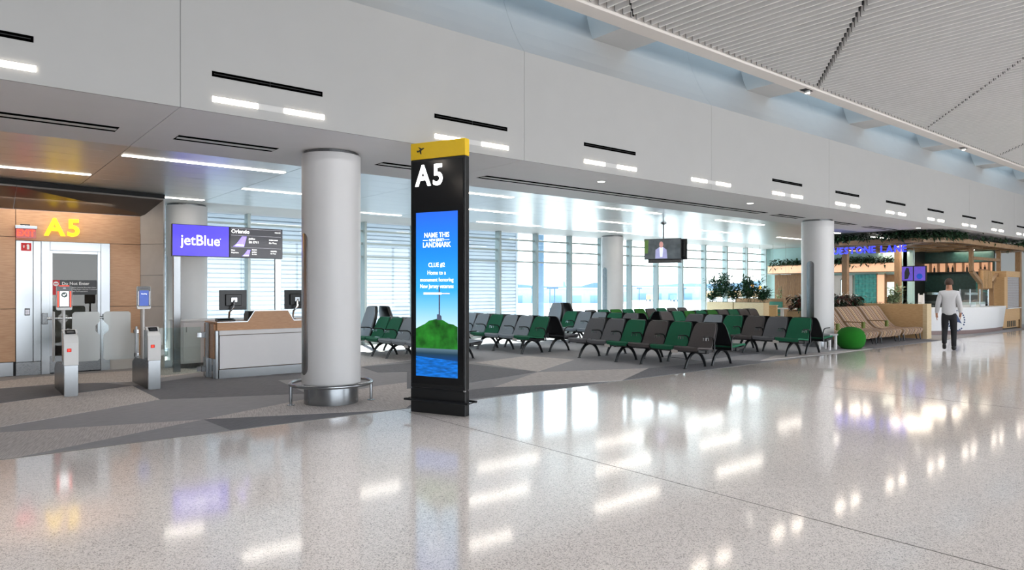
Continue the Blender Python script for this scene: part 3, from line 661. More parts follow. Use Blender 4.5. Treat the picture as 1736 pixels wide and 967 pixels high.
t = thing('glass_barrier', 'low clear glass gate between boarding gate and desk', 'barrier', (2.62, 12.47, 0))
MB().box(0, .76, 0, .012, .1, .88).build('glass_leaf', 'clear_glass', t)
for z in (.16, .74): MB().box(.70, .78, -.01, .022, z-.04, z+.04).build('clamp', 'chrome', t, bevel=.003)
def monitor(x, y, tilt, label):
    t = thing('desk_monitor', label, 'monitor', (x, y, .965), tilt)
    MB().box(-.24, .24, -.0, .03, .19, .545).build('panel', 'black', t, bevel=.006)
    MB().box(-.14, .14, -.03, .0, .26, .47).build('rear_housing', 'black', t, bevel=.01)
    MB().box(-.05, .05, -.05, -.03, .33, .41).build('mount_plate', 'chrome', t, bevel=.003)
    MB().tube([(0, -.05, .37), (-.03, -.09, .24), (-.08, -.03, .15), (-.08, 0, .0)], .018, 8).build('arm', 'chrome', t, 40)
    MB().lathe([(0, .012), (.06, .012), (.06, 0)], 16, (-.08, 0, 0)).build('foot', 'black', t, 40)
    return t
monitor(3.97, 12.62, .05, 'black monitor on a chrome arm at the left of the gate desk')
monitor(5.12, 12.62, .25, 'black monitor on a chrome arm behind the near column')
t = thing('ticket_printer', 'black printer behind the wood screen of the desk', 'printer', (4.28, 12.5, .965))
MB().prism([(-.12, 0), (.12, 0), (.12, .1), (.06, .17), (-.12, .17)], -.13, .13, 'x').build('case', 'black', t, bevel=.008); MB().box(-.1, .1, -.125, -.12, .04, .06).build('paper_slot', 'dark_gap', t)
t = thing('keyboard', 'low black keyboard lying on the left end of the desk', 'keyboard', (3.78, 12.45, .965))
MB().prism([(-.08, 0), (.08, 0), (.08, .05), (-.08, .025)], -.15, .15, 'x').build('case', 'black', t, bevel=.004)
MB().box(-.135, .135, -.06, .06, .046, .052).build('key_field', 'bezel', t)
t = thing('back_cabinet', 'white storage cabinet with doors behind the gate desk', 'cabinet', (3.42, 14.1, 0))
MB().box(0, 2.6, .02, .6, .1, .9).build('body', 'white_laminate', t); MB().box(.03, 2.57, .06, .58, 0, .1).build('plinth', 'steel_dark', t)
MB().box(-.02, 2.62, -.01, .62, .9, .93).build('top', 'white_laminate', t, bevel=.003)
for k in range(4):
    d_ = MB().box(.09+.63*k, .69+.63*k, 0, .02, .13, .87).build('door', 'white_laminate', t, bevel=.002)
    MB().tube([(.14+.63*k, -.02, .70), (.14+.63*k, -.02, .80)], .007, 6).build('handle', 'chrome', d_)
    MB().lathe([(0, .0), (.012, .0)], 10, (.16+.63*k, -.002, .84)).build('lock', 'chrome', d_)
# departure screens on steel posts
t = thing('departure_screens', 'airline screen and Orlando departures screen on two steel posts', 'display', (3.18, 13.6, 0))
for q in (.1, 1.97): MB().box(q-.06, q+.06, .0, .06, 0, 2.2).build('post', 'steel', t, bevel=.004)
a_ = MB().box(-.005, 1.008, -.06, -.0, 2.125, 2.715).build('airline_screen', 'bezel', t, bevel=.004); SF = frame((0, -.06, 0), (1, 0, 0))
fpoly('display', [(.01, 2.14), (.995, 2.14), (.995, 2.705), (.01, 2.705)], 'screen_violet', a_, SF, .0, .002)
text('lettering', 'jetBlue', .27, 'screen_white', a_, SF, .49, 2.42, ext=.0005, bold=.0018, sx=.92)
fpoly('registered_dot', circle(.008, 10, .84, 2.47), 'screen_white', a_, SF, .003)
a_ = MB().box(1.012, 2.035, -.06, -.0, 2.125, 2.715).build('departures_screen', 'bezel', t, bevel=.004)
fpoly('display', [(1.022, 2.14), (2.025, 2.14), (2.025, 2.705), (1.022, 2.705)], 'screen_dark', a_, SF, .0, .002)
for l, s_, x_, z_, al, bo in (('Orlando', .1, 1.04, 2.63, 'LEFT', .001), ('10:06 AM', .03, 1.99, 2.64, 'RIGHT', 0), ('JetBlue', .042, 1.37, 2.5, 'LEFT', .001), ('B6 2711', .058, 1.37, 2.435, 'LEFT', .001), ('40 MIN 10AM', .03, 1.76, 2.49, 'LEFT', .0005), ('On Time', .042, 1.76, 2.43, 'LEFT', 0),
        ('Next', .032, 1.04, 2.27, 'LEFT', .0005), ('Departure', .032, 1.04, 2.225, 'LEFT', .0005), ('Boston', .032, 1.43, 2.29, 'LEFT', .0005), ('JetBlue', .032, 1.43, 2.245, 'LEFT', .0005), ('B6 2089', .028, 1.43, 2.2, 'LEFT', 0), ('12:55 PM', .032, 1.79, 2.27, 'LEFT', .0005), ('On Time', .03, 1.79, 2.225, 'LEFT', 0)):
    text('lettering', l, s_, 'screen_white', a_, SF, x_, z_, ext=.0005, align=al, bold=bo)
for z_ in (2.685, 2.555, 2.325): fpoly('rule_mark', [(1.04, z_), (2.0, z_), (2.0, z_+.003), (1.04, z_+.003)], 'screen_grey', a_, SF, .002, .001)
for x_, z_, k in ((1.07, 2.34, 1.), (1.24, 2.16, .62)):
    fpoly('tail_fin_image', [(x_, z_), (x_+.21*k, z_), (x_+.26*k, z_+.2*k), (x_+.17*k, z_+.2*k), (x_+.07*k, z_+.06*k)], 'fin_blue', a_, SF, .003, .001)
    fpoly('tail_stripe', [(x_+.04*k, z_+.012*k), (x_+.2*k, z_+.012*k), (x_+.205*k, z_+.04*k), (x_+.07*k, z_+.04*k)], 'screen_white', a_, SF, .0045, .001)

# ================================================================== LOUNGE SEATING
PITCH = .575
def seat_parts():
    G = {}
    def pad(x, z, hw, th, front):  # cross-section strip
        return x, z, hw
    # seat cushion: from front lip to the back hinge
    sp_ = [(-.035, .395), (-.045, .42), (-.02, .435), (.08, .43), (.2, .418), (.32, .408), (.43, .405)]
    P = [[(x, y*.272, z-.012*(1-y*y)) for y in (-1, -.75, -.4, 0, .4, .75, 1)] for x, z in sp_]
    G['seat'] = (P, (.012, 0, -.035))
    bp = [(.415, .40, .270), (.45, .46, .270), (.49, .55, .268), (.53, .64, .262), (.575, .74, .252), (.61, .81, .238), (.628, .845, .215), (.636, .858, .18)]
    G['back'] = ([[(x+.02*y*y*-1, y*w, z) for y in (-1, -.75, -.4, 0, .4, .75, 1)] for x, z, w in bp], (.03, 0, .008))
    G['shell'] = ([[(x+.032-.02*y*y, y*(w+.012), z+(.01 if i > 5 else 0)) for y in (-1, -.75, -.4, 0, .4, .75, 1)] for i, (x, z, w) in enumerate(bp)], (.022, 0, .004))
    tp = [(.415, .40, .275), (.45, .5, .275), (.49, .62, .272), (.53, .74, .265), (.565, .86, .25), (.595, .97, .225), (.61, 1.06, .19), (.615, 1.1, .15)]
    G['tall'] = ([[(x-.06*y*y, y*w, z) for y in (-1, -.75, -.4, 0, .4, .75, 1)] for x, z, w in tp], (.03, 0, .004))
    G['tshell'] = ([[(x+.034-.06*y*y, y*(w+.014), z+(.008 if i > 5 else 0)) for y in (-1, -.75, -.4, 0, .4, .75, 1)] for i, (x, z, w) in enumerate(tp)], (.06, 0, .004))
    return G
G = seat_parts(); CACHE = {}
def part_mesh(kind, m):
    if (kind, m) not in CACHE:
        mb = MB(); mb.slab(*G[kind]); CACHE[(kind, m)] = mb.mesh({'seat': 'seat', 'back': 'backrest', 'shell': 'back_shell', 'tall': 'backrest', 'tshell': 'back_shell'}[kind], m, 50)
    return CACHE[(kind, m)]
pan_me = MB().slab([[(x, y*.268, z) for y in (-1, 1)] for x, z in ((-.015, .39), (.1, .372), (.3, .366), (.45, .372))], (.01, 0, -.05)).mesh('seat_pan', 'black')
leg_path = [(0, 0, .012), (.035, 0, .09), (.09, 0, .18), (.17, 0, .26), (.27, 0, .31), (.34, 0, .318), (.42, 0, .30), (.51, 0, .24), (.575, 0, .16), (.62, 0, .08), (.645, 0, .012)]
leg_me = MB().tube(leg_path, .024, 8, rr=[.023, .026, .029, .032, .036, .038, .036, .032, .029, .026, .023]).box(-.03, .03, -.02, .02, 0, .014).box(.615, .675, -.02, .02, 0, .014).mesh('leg', 'black_leg', 40)
arm_me = MB().tube([(.47, 0, .31), (.475, 0, .42), (.465, 0, .52), (.43, 0, .585), (.37, 0, .612), (.28, 0, .62), (.14, 0, .622)], .013, 6, rr=[.016, .016, .015, .014, .014, .013, .012]).mesh('armrest', 'black_leg', 40)
clip_me = MB().box(.16, .24, -.035, .035, .598, .604).box(.16, .168, -.035, -.028, .55, .6).box(.232, .24, -.035, -.028, .55, .6).box(.16, .168, .028, .035, .55, .6).box(.232, .24, .028, .035, .55, .6).mesh('cup_bracket', 'chrome')
beam_me = MB().box(.22, .30, -.86, .86, .30, .36).box(.02, .05, -.84, .84, .335, .365).box(.4, .43, -.84, .84, .33, .36).mesh('beam', 'black_leg')
box_me = MB().box(-.02, .0, -.07, .07, .3, .37).mesh('power_box', 'panel_grey')
def bench(loc, rz, cols, label, tall=None, arms=(0, 1, 2), box=True):
    """three-seat beam bench, sitters face local -x, near end at local -y"""
    t = thing('tandem_bench', label, 'bench', loc, rz, 'lounge benches')
    share('beam', beam_me, t)
    for y in (-.54, .54): share('leg', leg_me, t, (0, y, 0))
    for k, c in enumerate(cols):
        y = (k-1)*PITCH
        s_ = share('seat', part_mesh('seat', c), t, (0, y, 0)); share('seat_pan', pan_me, s_)
        tl = tall == k
        b = share('backrest', part_mesh('tall' if tl else 'back', c), t, (0, y, 0)); share('back_shell', part_mesh('tshell' if tl else 'shell', 'black'), b)
    for k in arms:
        a = share('armrest', arm_me, t, (0, (k-1.5)*PITCH, 0))
        if k < 3: share('cup_bracket', clip_me, a, (0, 0, 0))
    if box: share('power_box', box_me, t, (0, -.3, 0))
    return t
GY, LT, TP, GN, LF = 'fabric_grey', 'fabric_light', 'fabric_taupe', 'fabric_green', 'fabric_leaf'
# row C: right of the kiosk, nearest the concourse (colours listed from near end to far end)
bench((10.86, 8.54, 0), 0, [TP, GN, TP], 'bench of taupe, green, taupe seats nearest the concourse, facing the kiosk')
bench((10.84, 10.27, 0), 0, [GN, GY, GY], 'bench of two grey seats and one green, second from the concourse, facing the kiosk')
bench((12.38, 8.54, 0), pi, [TP, GN, GN], 'bench back to back with the nearest taupe and green bench', arms=(1, 2, 3))
bench((12.38, 10.27, 0), pi, [GN, GY, GN], 'bench back to back with the grey grey green bench', arms=(1, 2, 3))
# row B: behind, beyond the aisle
bench((10.42, 12.83, 0), 0, [GN, LT, LT], 'light grey bench with a green end seat, right of the kiosk beyond the aisle')
bench((10.42, 14.56, 0), 0, [GN, LT, LT], 'bench partly hidden by the kiosk, near the corrugated wall')
bench((11.96, 12.83, 0), pi, [GN, GN, GY], 'bench back to back with the light and green end bench beyond the aisle', arms=(1, 2, 3))
bench((11.96, 14.56, 0), pi, [GN, GY, GN], 'bench back to back near the windows, right of the kiosk', arms=(1, 2, 3))
# row A: left of the kiosk
bench((7.42, 12.75, 0), 0, [LT, LT, LT], 'light grey bench just left of the kiosk')
bench((7.42, 14.5, 0), 0, [GN, GN, LT], 'green bench with a tall wing seat between near column and kiosk', tall=2)
bench((8.96, 12.75, 0), pi, [GN, GN, LT], 'bench back to back behind the light grey bench left of the kiosk', arms=(1, 2, 3))
bench((8.96, 14.5, 0), pi, [GY, GN, GN], 'bench back to back with the tall wing seat bench left of the kiosk', tall=0, arms=(1, 2, 3))
# row E: middle row by the windows
bench((13.65, 12.83, 0), 0, [GY, GN, LT], 'grey and green bench in the middle row near the windows')
bench((13.65, 14.56, 0), 0, [LT, GN, LT], 'bench with a tall wing seat in the middle row near the windows', tall=2)
bench((15.19, 12.83, 0), pi, [GY, GN, GN], 'bench back to back in the middle row near the windows', arms=(1, 2, 3))
bench((15.19, 14.56, 0), pi, [LT, GY, GN], 'bench back to back at the window end of the middle row', tall=0, arms=(1, 2, 3))
# row D: before the far column
bench((14.57, 8.55, 0), 0, [GN, GY, TP], 'bench with a green end seat just left of the far column')
bench((14.55, 10.28, 0), 0, [GN, LT, GY], 'bench of grey seats and one green behind the green end bench at the far column')
bench((16.1, 8.55, 0), pi, [TP, GN, GN], 'dark bench back to back with the green end bench at the far column', arms=(1, 2, 3))
bench((16.1, 10.28, 0), pi, [GY, GN, GN], 'bench back to back, second from the concourse at the far column', arms=(1, 2, 3))
# row V: pair facing and backing, before the planter boxes; row W: single row at the windows
for k, (cl, nm) in enumerate((([LF, GN, TP], 'left'), ([TP, LF, GN], 'middle'), ([TP, TP, GN], 'right'))):
    bench((16.75+1.73*k, 12.0, 0), pi/2, cl, 'low row bench facing the concourse, %s one of three before the planters' % nm, arms=(0,))
    bench((16.75+1.73*k, 13.5, 0), -pi/2, [GN, GN, TP], 'bench facing the windows, %s one of three before the planters' % nm, arms=(0,))
for k, (cl, nm) in enumerate((([LF, GN, TP], 'left'), ([TP, LF, GN], 'middle'), ([TP, TP, GN], 'right'))):
    bench((16.1+1.73*k, 14.35, 0), pi/2, cl, 'bench with its back to the bright windows, %s one of three' % nm)
t = thing('side_table', 'small white table at the foot of the column beside the green pouf', 'table', (17.15, 8.32, 0))
MB().prism(rrect(.42, .36, .03), .36, .4).build('top', 'shutter', t, bevel=.004)
for x, y in ((-.16, -.13), (.16, -.13), (-.16, .13), (.16, .13)): MB().box(x-.035, x+.035, y-.02, y+.02, 0, .36).build('leg', 'white_laminate', t)

# ------------------------------------------------------------------ hanging televisions
t = thing('hanging_televisions', 'pair of televisions back to back hanging from the metal ceiling', 'television', (15.15, 11.9, 0), math.radians(-62))
MB().tube([(0, .12, 2.55), (0, .12, ZC)], .022, 10).build('drop_pole', 'steel_dark', t, 40)
MB().lathe([(.0, 0), (.08, 0), (.08, -.03), (.03, -.05)], 20, (0, .12, ZC-.002)).build('ceiling_plate', 'steel_dark', t, 40)
tv = MB().box(-.5, .5, -.03, .02, 2.33, 2.9).build('television', 'bezel', t, bevel=.004); TF = frame((0, -.03, 0), (1, 0, 0))
mat('tv_picture', '#4c5357', .2, emit=.35, var=.5, scale=5)
fpoly('picture', [(-.485, 2.345), (.485, 2.345), (.485, 2.885), (-.485, 2.885)], 'tv_picture', tv, TF, 0, .001)
mat('tv_suit', '#8d8fb4', .3, emit=.5, var=.12); mat('tv_face', '#b98a84', .3, emit=.45, var=.1); mat('tv_shirt', '#c4c8e6', .3, emit=.6, var=.05); mat('tv_green', '#4f6a3a', .3, emit=.4, var=.3)
fpoly('presenter_suit', [(-.2, 2.36), (.13, 2.36), (.11, 2.6), (.03, 2.66), (-.1, 2.66), (-.19, 2.6)], 'tv_suit', tv, TF, .001, .001)
fpoly('presenter_shirt', [(-.07, 2.4), (.0, 2.4), (.02, 2.67), (-.09, 2.67)], 'tv_shirt', tv, TF, .002, .001)
fpoly('presenter_face', [(-.035+.055*math.cos(2*pi*i/16), 2.74+.085*math.sin(2*pi*i/16)) for i in range(16)], 'tv_face', tv, TF, .003, .001)
fpoly('picture_edge', [(-.485, 2.5), (-.4, 2.5), (-.38, 2.87), (-.485, 2.87)], 'tv_green', tv, TF, .001, .001)
tv = MB().box(-.37, .62, .22, .27, 2.33, 2.9).build('television', 'bezel', t, bevel=.004); MB().box(-.3, .55, .20, .22, 2.42, 2.8).build('rear_housing', 'black', tv, bevel=.01)
MB().box(-.4, .5, .0, .2, 2.24, 2.33).build('mount_box', 'steel_dark', t, bevel=.006)

# ------------------------------------------------------------------ plants
def leaf(mb, p, d, L, w, m=0, droop=.3):
    d = Vector(d).normalized(); s_ = d.cross(Vector((0, 0, 1)))
    s_ = s_.normalized() if s_.length > .01 else Vector((1, 0, 0))
    p = Vector(p); a = p+d*L*.45+Vector((0, 0, -droop*L*.08)); e = p+d*L+Vector((0, 0, -droop*L*.5)); up = s_.cross(d)*w*.12
    mb.add([p, a-s_*w*.5+up, a, a+s_*w*.5+up, e], [(0, 1, 2), (0, 2, 3), (1, 4, 2), (2, 4, 3)], m)
def rdir(el0=-.2, el1=.8):
    a = random.uniform(0, 2*pi); e = random.uniform(el0, el1); return Vector((math.cos(a)*math.cos(e), math.sin(a)*math.cos(e), math.sin(e)))
def bamboo(loc, h, n, spread, label, lm='leaf', L=.14, group=None, stems=5):
    t = thing('potted_plant', label, 'plant', loc, 0, group); st = MB(); lf = MB()
    for i in range(stems):
        q = random.uniform(0, 2*pi); r = spread*random.uniform(.1, .8); hh = h*random.uniform(.6, 1)
        b = Vector((r*.3*math.cos(q), r*.3*math.sin(q), 0)); e = Vector((r*math.cos(q), r*math.sin(q), hh))
        st.tube([b, b.lerp(e, .5)+Vector((0, 0, .05*h)), e], .007, 5)
        for k in range(n//stems):
            f = random.uniform(.2, 1); p = b.lerp(e, f)
            leaf(lf, p+rdir()*random.uniform(0, spread*.3), rdir(), L*random.uniform(.7, 1.2), L*.22)
    st.build('stems', 'stem', t); lf.build('foliage', lm, t, fix=False); return t
def greenery(name, label, path, n, L, mats, zs=(0, .2), spread=.12, parent=None):
    mb = MB()
    for i in range(n):
        f = random.random()*(len(path)-1); k = int(f); p = Vector(path[k]).lerp(Vector(path[min(k+1, len(path)-1)]), f-k)
        p += Vector((random.uniform(-spread, spread), random.uniform(-spread, spread), random.uniform(*zs)))
        leaf(mb, p, rdir(-.7, .8), L*random.uniform(.6, 1.2), L*.3, random.randrange(len(mats)), .6)
    o = mb.build(name, mats, parent, fix=False); o['kind'] = 'stuff'
    if not parent: tag(o, label, 'greenery')
    return o

# ------------------------------------------------------------------ striped loungers, pouf
m = mat('stripe_fabric', '#a98a6c', .85, var=0); n = m.node_tree; b = n.nodes['Principled BSDF']; tcx = [x for x in n.nodes if x.type == 'TEX_COORD'][0]
sx = n.nodes.new('ShaderNodeSeparateXYZ'); n.links.new(tcx.outputs['Object'], sx.inputs[0]); mu = n.nodes.new('ShaderNodeMath'); mu.operation = 'MULTIPLY'; mu.inputs[1].default_value = 1.6; n.links.new(sx.outputs['X'], mu.inputs[0])
fc = n.nodes.new('ShaderNodeMath'); fc.operation = 'FRACT'; n.links.new(mu.outputs[0], fc.inputs[0]); cr = n.nodes.new('ShaderNodeValToRGB'); cr.color_ramp.interpolation = 'CONSTANT'; n.links.new(fc.outputs[0], cr.inputs[0])
st_ = ['#b89673', '#54433c', '#c9ab88', '#8f6f57', '#d6bd9d', '#5b5458', '#b58e6d', '#7b6a66', '#cbb092', '#664a3c', '#b99a7c', '#8a8488']
for i, c_ in enumerate(st_):
    el = cr.color_ramp.elements[0] if i == 0 else (cr.color_ramp.elements[1] if i == 1 else cr.color_ramp.elements.new(i/12)); el.position = i/12; el.color = lin(c_)+(1,)
n.links.new(cr.outputs[0], b.inputs['Base Color'])
mat('olive', '#6d7a34', .6, var=.1)
def lounger(x, label):
    t = thing('striped_lounger', label, 'lounge chair', (x, 8.2, 0), 0, 'striped loungers')
    pr_ = [(-.0, .26), (-.02, .33), (.03, .365), (.2, .37), (.4, .35), (.6, .34), (.78, .38), (.92, .5), (1.05, .68), (1.18, .87), (1.27, .98), (1.33, 1.0), (1.37, .97)]
    MB().slab([[(q, y, z) for q in (-.69, -.62, -.3, 0, .3, .62, .69)] for y, z in pr_], (0, .05, -.085)).build('cushion', 'stripe_fabric', t, 50)
    for q in (-.6, .6):
        MB().tube([(q, .06, .3), (q, .02, .0), (q, .12, .0), (q, .2, .3)], .018, 6).build('leg', 'black_leg', t, 40)
        MB().tube([(q, .1, .29), (q, .62, .26), (q, .95, .44), (q, 1.3, .9)], .02, 6).build('side_rail', 'black_leg', t, 40)
        MB().tube([(q, .7, .28), (q, .85, .0), (q, 1.1, .0), (q, 1.0, .45)], .018, 6).build('leg', 'black_leg', t, 40)
    a = MB().box(-.78, -.72, .45, 1.0, .57, .6).build('armrest', 'wood_cafe', t, bevel=.006)
    MB().tube([(-.75, .45, .42), (-.75, .45, .6)], .05, 12).build('arm_pad', 'olive', a, 40)
    return t
lounger(19.15, 'striped lounger behind the green pouf, leftmost of three'); lounger(20.68, 'striped lounger in the middle of the three'); lounger(22.22, 'striped lounger against the pale wood partition')
t = thing('pouf', 'round bright green pouf on the carpet edge by the loungers', 'pouf', (17.84, 8.05, 0))
MB().lathe([(0.001, 0), (.16, 0), (.24, .02), (.31, .1), (.345, .22), (.34, .33), (.3, .44), (.22, .52), (.1, .555), (0.001, .56)], 40).build('cover', 'pouf_green', t, 60)
MB().lathe([(.0005, .561), (.03, .562), (.03, .557)], 16).build('button', 'pouf_green', t, 40)
t = thing('lounge_planter', 'long planter behind the striped loungers', 'planter', (0, 0, 0))
MB().box(18.6, 23.04, 9.8, 10.2, 0, .9).build('body', 'wood_light', t, bevel=.004); MB().box(18.63, 23.02, 9.83, 10.17, .88, .905).build('soil', 'soil', t)
greenery('foliage', '', [(18.7, 10, .97), (22.6, 10, .97)], 1500, .27, ['leaf', 'leaf_dark', 'leaf_red', 'leaf_red'], (0, .34), .17, t)
greenery('flowers', '', [(18.7, 9.95, 1.1), (22.6, 9.95, 1.1)], 260, .17, ['flower'], (0, .3), .2, t)
t = thing('wood_partition', 'pale wood partition beside the striped loungers', 'partition', (0, 0, 0))
MB().box(23.08, 23.3, 8.25, 10.2, 0, 1.06).build('panel', 'wood_light', t, bevel=.003); MB().box(23.07, 23.42, 8.13, 8.25, 0, 1.07).build('end_post', 'wood_pale', t, bevel=.003)
greenery('greens', '', [(23.2, 8.3, 1.05), (23.2, 10.1, 1.05)], 160, .09, ['leaf', 'leaf_dark'], (0, .06), .06, t)
bamboo((24.2, 9.6, .9), .75, 260, .45, 'pale arching bamboo plant behind the wood partition', 'leaf_pale', .26)
bamboo((22.6, 11.0, .0), 1.55, 130, .35, 'tall leafy plant before the teal tile wall', 'leaf', .17)

# ------------------------------------------------------------------ cafe
def rr_path(x0, x1, y0, y1, r, z, n=8):
    return [(a, b, z) for a, b in rrect(x1-x0, y1-y0, r, n, (x0+x1)/2, (y0+y1)/2)]
t = thing('cafe_canopy', 'curved wood rimmed cafe canopy topped with greenery', 'canopy', (0, 0, 0)); CX0, CX1, CY0, CY1 = 22.9, 32.7, 7.6, 12.0
P0 = rr_path(CX0, CX1, CY0, CY1, 1.6, 0); P1 = rr_path(CX0+.12, CX1-.12, CY0+.12, CY1-.12, 1.5, 0)
mb = MB(); N = len(P0); vs = [(a, b, z) for z in (2.96, 3.1) for (a, b, _) in P0]+[(a, b, z) for z in (2.96, 3.1) for (a, b, _) in P1]
fs = []
for i in range(N):
    j = (i+1) % N; fs += [(i, j, N+j, N+i), (2*N+j, 2*N+i, 3*N+i, 3*N+j), (i, 2*N+i, 2*N+j, j), (N+i, N+j, 3*N+j, 3*N+i)]
mb.add(vs, fs); mb.build('rim', 'wood_cafe', t)
MB().prism([(a, b) for a, b, _ in P1], 3.06, 3.1).build('ceiling_board', 'cafe_ceiling', t)
for k in range(5):
    x = 24.4+1.75*k; MB().box(x-.05, x+.05, CY0+.12, CY1-.12, 2.99, 3.06).build('rib', 'wood_cafe', t)
for k in range(4):
    y = 8.6+.95*k; MB().box(CX0+.12, CX1-.12, y-.05, y+.05, 3.0, 3.06).build('rib', 'wood_cafe', t)
for k in range(3):
    a = MB(); a.tube([(23.1+.2*k, 8.2+1.9*k, 3.0), (24.3+.4*k, 9.2+1.4*k, 2.96), (26.5, 10.6+k, 2.97)], .05, 6); a.build('curved_rib', 'wood_cafe', t)
for x, y in ((24.4, 11.2), (25.5, 9.9), (32.5, 8.2)): MB().box(x-.09, x+.09, y-.09, y+.09, 0, 3.0).build('post', 'wood_cafe', t, bevel=.005)
pth = [(a, b, 3.1) for a, b, _ in rr_path(CX0+.05, CX1-.05, CY0+.05, CY1-.05, 1.55, 0, 6)]; pth.append(pth[0])
greenery('greenery', '', pth, 5200, .19, ['leaf', 'leaf_dark', 'leaf_dark'], (-.02, .2), .14, t)
for x, y in ((25, 9.3), (28.0, 9.4), (26.3, 11.8), (29.5, 11.5), (31, 9.3)):  # discs and lamps added to light the cafe under the canopy
    q = MB().prism(circle(.06, 14, x, y), 3.04, 3.058).build('downlight', 'led_white', t)
    ld = bpy.data.lights.new('cafe_fill_lamp', 'AREA'); lo = bpy.data.objects.new('cafe_fill_lamp', ld); COL.objects.link(lo); lo.parent = t; ld.energy = 22; ld.shape = 'DISK'; ld.size = 1.3; ld.color = (1, .85, .68); lo.location = (x, y, 2.98)
t = thing('cafe_sign', 'glowing blue cafe name letters hung under the canopy rim', 'sign', (22.84, 11.47, 2.66)); LFm = frame((0, 0, 0), (0, -1, 0)); x = 0
SG = []
for ch in 'BLUESTONE LANE':
    if ch == ' ': x += .14; continue
    me = text_mesh(ch, .3, 'blue_glow', ext=.015, align='LEFT', bold=.005, sx=1.1); mn = min(v.co.x for v in me.vertices); w_ = max(v.co.x for v in me.vertices)-mn
    SG.append((me, x-mn)); x += w_+.05
k_ = 2.26/(x-.05-(SG[2][1]+min(v.co.x for v in SG[2][0].vertices)))
for me, q in SG:
    me.transform(LFm @ Matrix.Scale(k_, 4, (1, 0, 0)) @ Matrix.Translation((q, .11, 0))); o = bpy.data.objects.new('letter', me); COL.objects.link(o); o.parent = t
x = (x-.05)*k_; t.location.y = 8.63+x
MB().box(-.0, .02, -x, 0, .25, .262).build('carrier_rail', 'steel_dark', t)
# counter
t = thing('cafe_counter', 'curved white cafe counter with brown base', 'counter', (0, 0, 0))
cu = [(24.3, 9.9), (24.7, 9.2), (25.3, 8.66), (26.0, 8.3), (26.9, 8.06), (28., 7.97), (29.2, 7.96), (30.25, 8.02)]
mb = MB(); mb.slab([[(x+(.02 if i else 0), y+.09*(1-f), .13+.74*f) for f in (0, .5, 1)] for i, (x, y) in enumerate(cu)], (.12, .16, 0)); mb.build('front', 'counter_white', t, 50)
mb = MB(); mb.slab([[(x, y+.1, z) for z in (0, .13)] for x, y in cu], (.1, .14, 0)); mb.build('base', 'base_brown', t, 50)
mb = MB(); mb.slab([[(x-.0, y-.01, .872), (x+.28, y+.5, .872)] for x, y in cu], (0, 0, .03)); mb.build('top', 'counter_white', t)
em = Vector((.9, -.43, 0)).normalized(); EF = frame((25.95, 8.28, .47), em)
emb = MB(); emb.X = EF
for k in range(26):
    if k % 6 == 5: continue
    a0 = 2*pi*k/26; a1 = a0+.15; emb.prism([(.31*math.cos(a0), .31*math.sin(a0)), (.36*math.cos(a0), .36*math.sin(a0)), (.36*math.cos(a1), .36*math.sin(a1)), (.31*math.cos(a1), .31*math.sin(a1))], .02, .03)
mat('logo_blue', '#24406f', .5, var=.05); emb.build('emblem_ring', 'logo_blue', t)
fpoly('emblem_wing', [(-.2, -.12), (-.05, .05), (.02, .2), (.1, .08), (.22, -.1), (.05, -.04), (0, -.14), (-.06, -.06)], 'logo_blue', t, EF, .02, .01)
t = thing('sneeze_guard', 'glass screen with steel posts on the cafe counter', 'glass screen', (0, 0, .9))
for x in (26.4, 27.4, 28.4, 29.3): MB().tube([(x, 8.3, 0), (x, 8.3, .62)], .02, 8).build('post', 'chrome', t, 40)
MB().box(26.4, 29.3, 8.295, 8.305, .08, .6).build('glass', 'clear_glass', t); MB().box(26.3, 29.4, 8.28, 8.6, .6, .612).build('glass_shelf', 'clear_glass', t)
for i, x in enumerate((27.75, 28.75)):
    t = thing('pastry_case', 'white box with dark pastries on the cafe counter, %s one' % ('left', 'right')[i], 'display case', (x, 8.45, .902))
    MB().box(-.33, .33, -.12, .25, 0, .16).build('box', 'counter_white', t, bevel=.004)
    for q in range(4): MB().lathe([(.001, .16), (.075, .165), (.07, .21), (.001, .24)], 10, (-.24+q*.16, .05, 0)).build('pastry', 'base_brown', t, 60)
# back bar
bb = struct('wall_back_bar', MB().box(31.0, 31.15, 8.6, 11.2, 0, 3.0), 'tile_dark', 'dark tiled back wall of the cafe')
t = thing('back_bar_shelf', 'warm backlit bottle shelf on the cafe back wall', 'shelf', (30.9, 0, 0))
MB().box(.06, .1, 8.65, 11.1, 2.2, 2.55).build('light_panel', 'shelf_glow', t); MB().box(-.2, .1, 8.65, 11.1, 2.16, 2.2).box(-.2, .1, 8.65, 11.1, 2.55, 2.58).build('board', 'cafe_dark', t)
for i in range(9): MB().box(-.18, .06, 8.7+i*.29, 8.72+i*.29, 2.2, 2.55).build('upright', 'wood_cafe', t)
for i, y in enumerate((8.85, 9.0, 9.35, 9.45, 9.95, 10.1, 10.6)):
    q = thing('bottle', 'dark bottle on the backlit cafe shelf, %s from the right' % ORD[i], 'bottle', (30.84, y, 2.2), group='bottles on the back bar shelf')
    MB().lathe([(.001, 0), (.035, 0), (.035, .15), (.012, .2), (.012, .26), (.001, .26)], 12).build('glass_body', 'cafe_dark', q, 40)
t = thing('back_counter', 'dark back counter of the cafe with steel doors', 'counter', (30.3, 8.75, 0))
MB().box(0, .65, 0, 2.2, 0, .95).build('body', 'cafe_dark', t); MB().box(-.02, .67, -.02, 2.22, .95, .99).build('top', 'steel_dark', t)
for i in range(4): MB().box(-.01, 0, .03+i*.545, .545+i*.545, .08, .9).build('door', 'steel_dark', t)
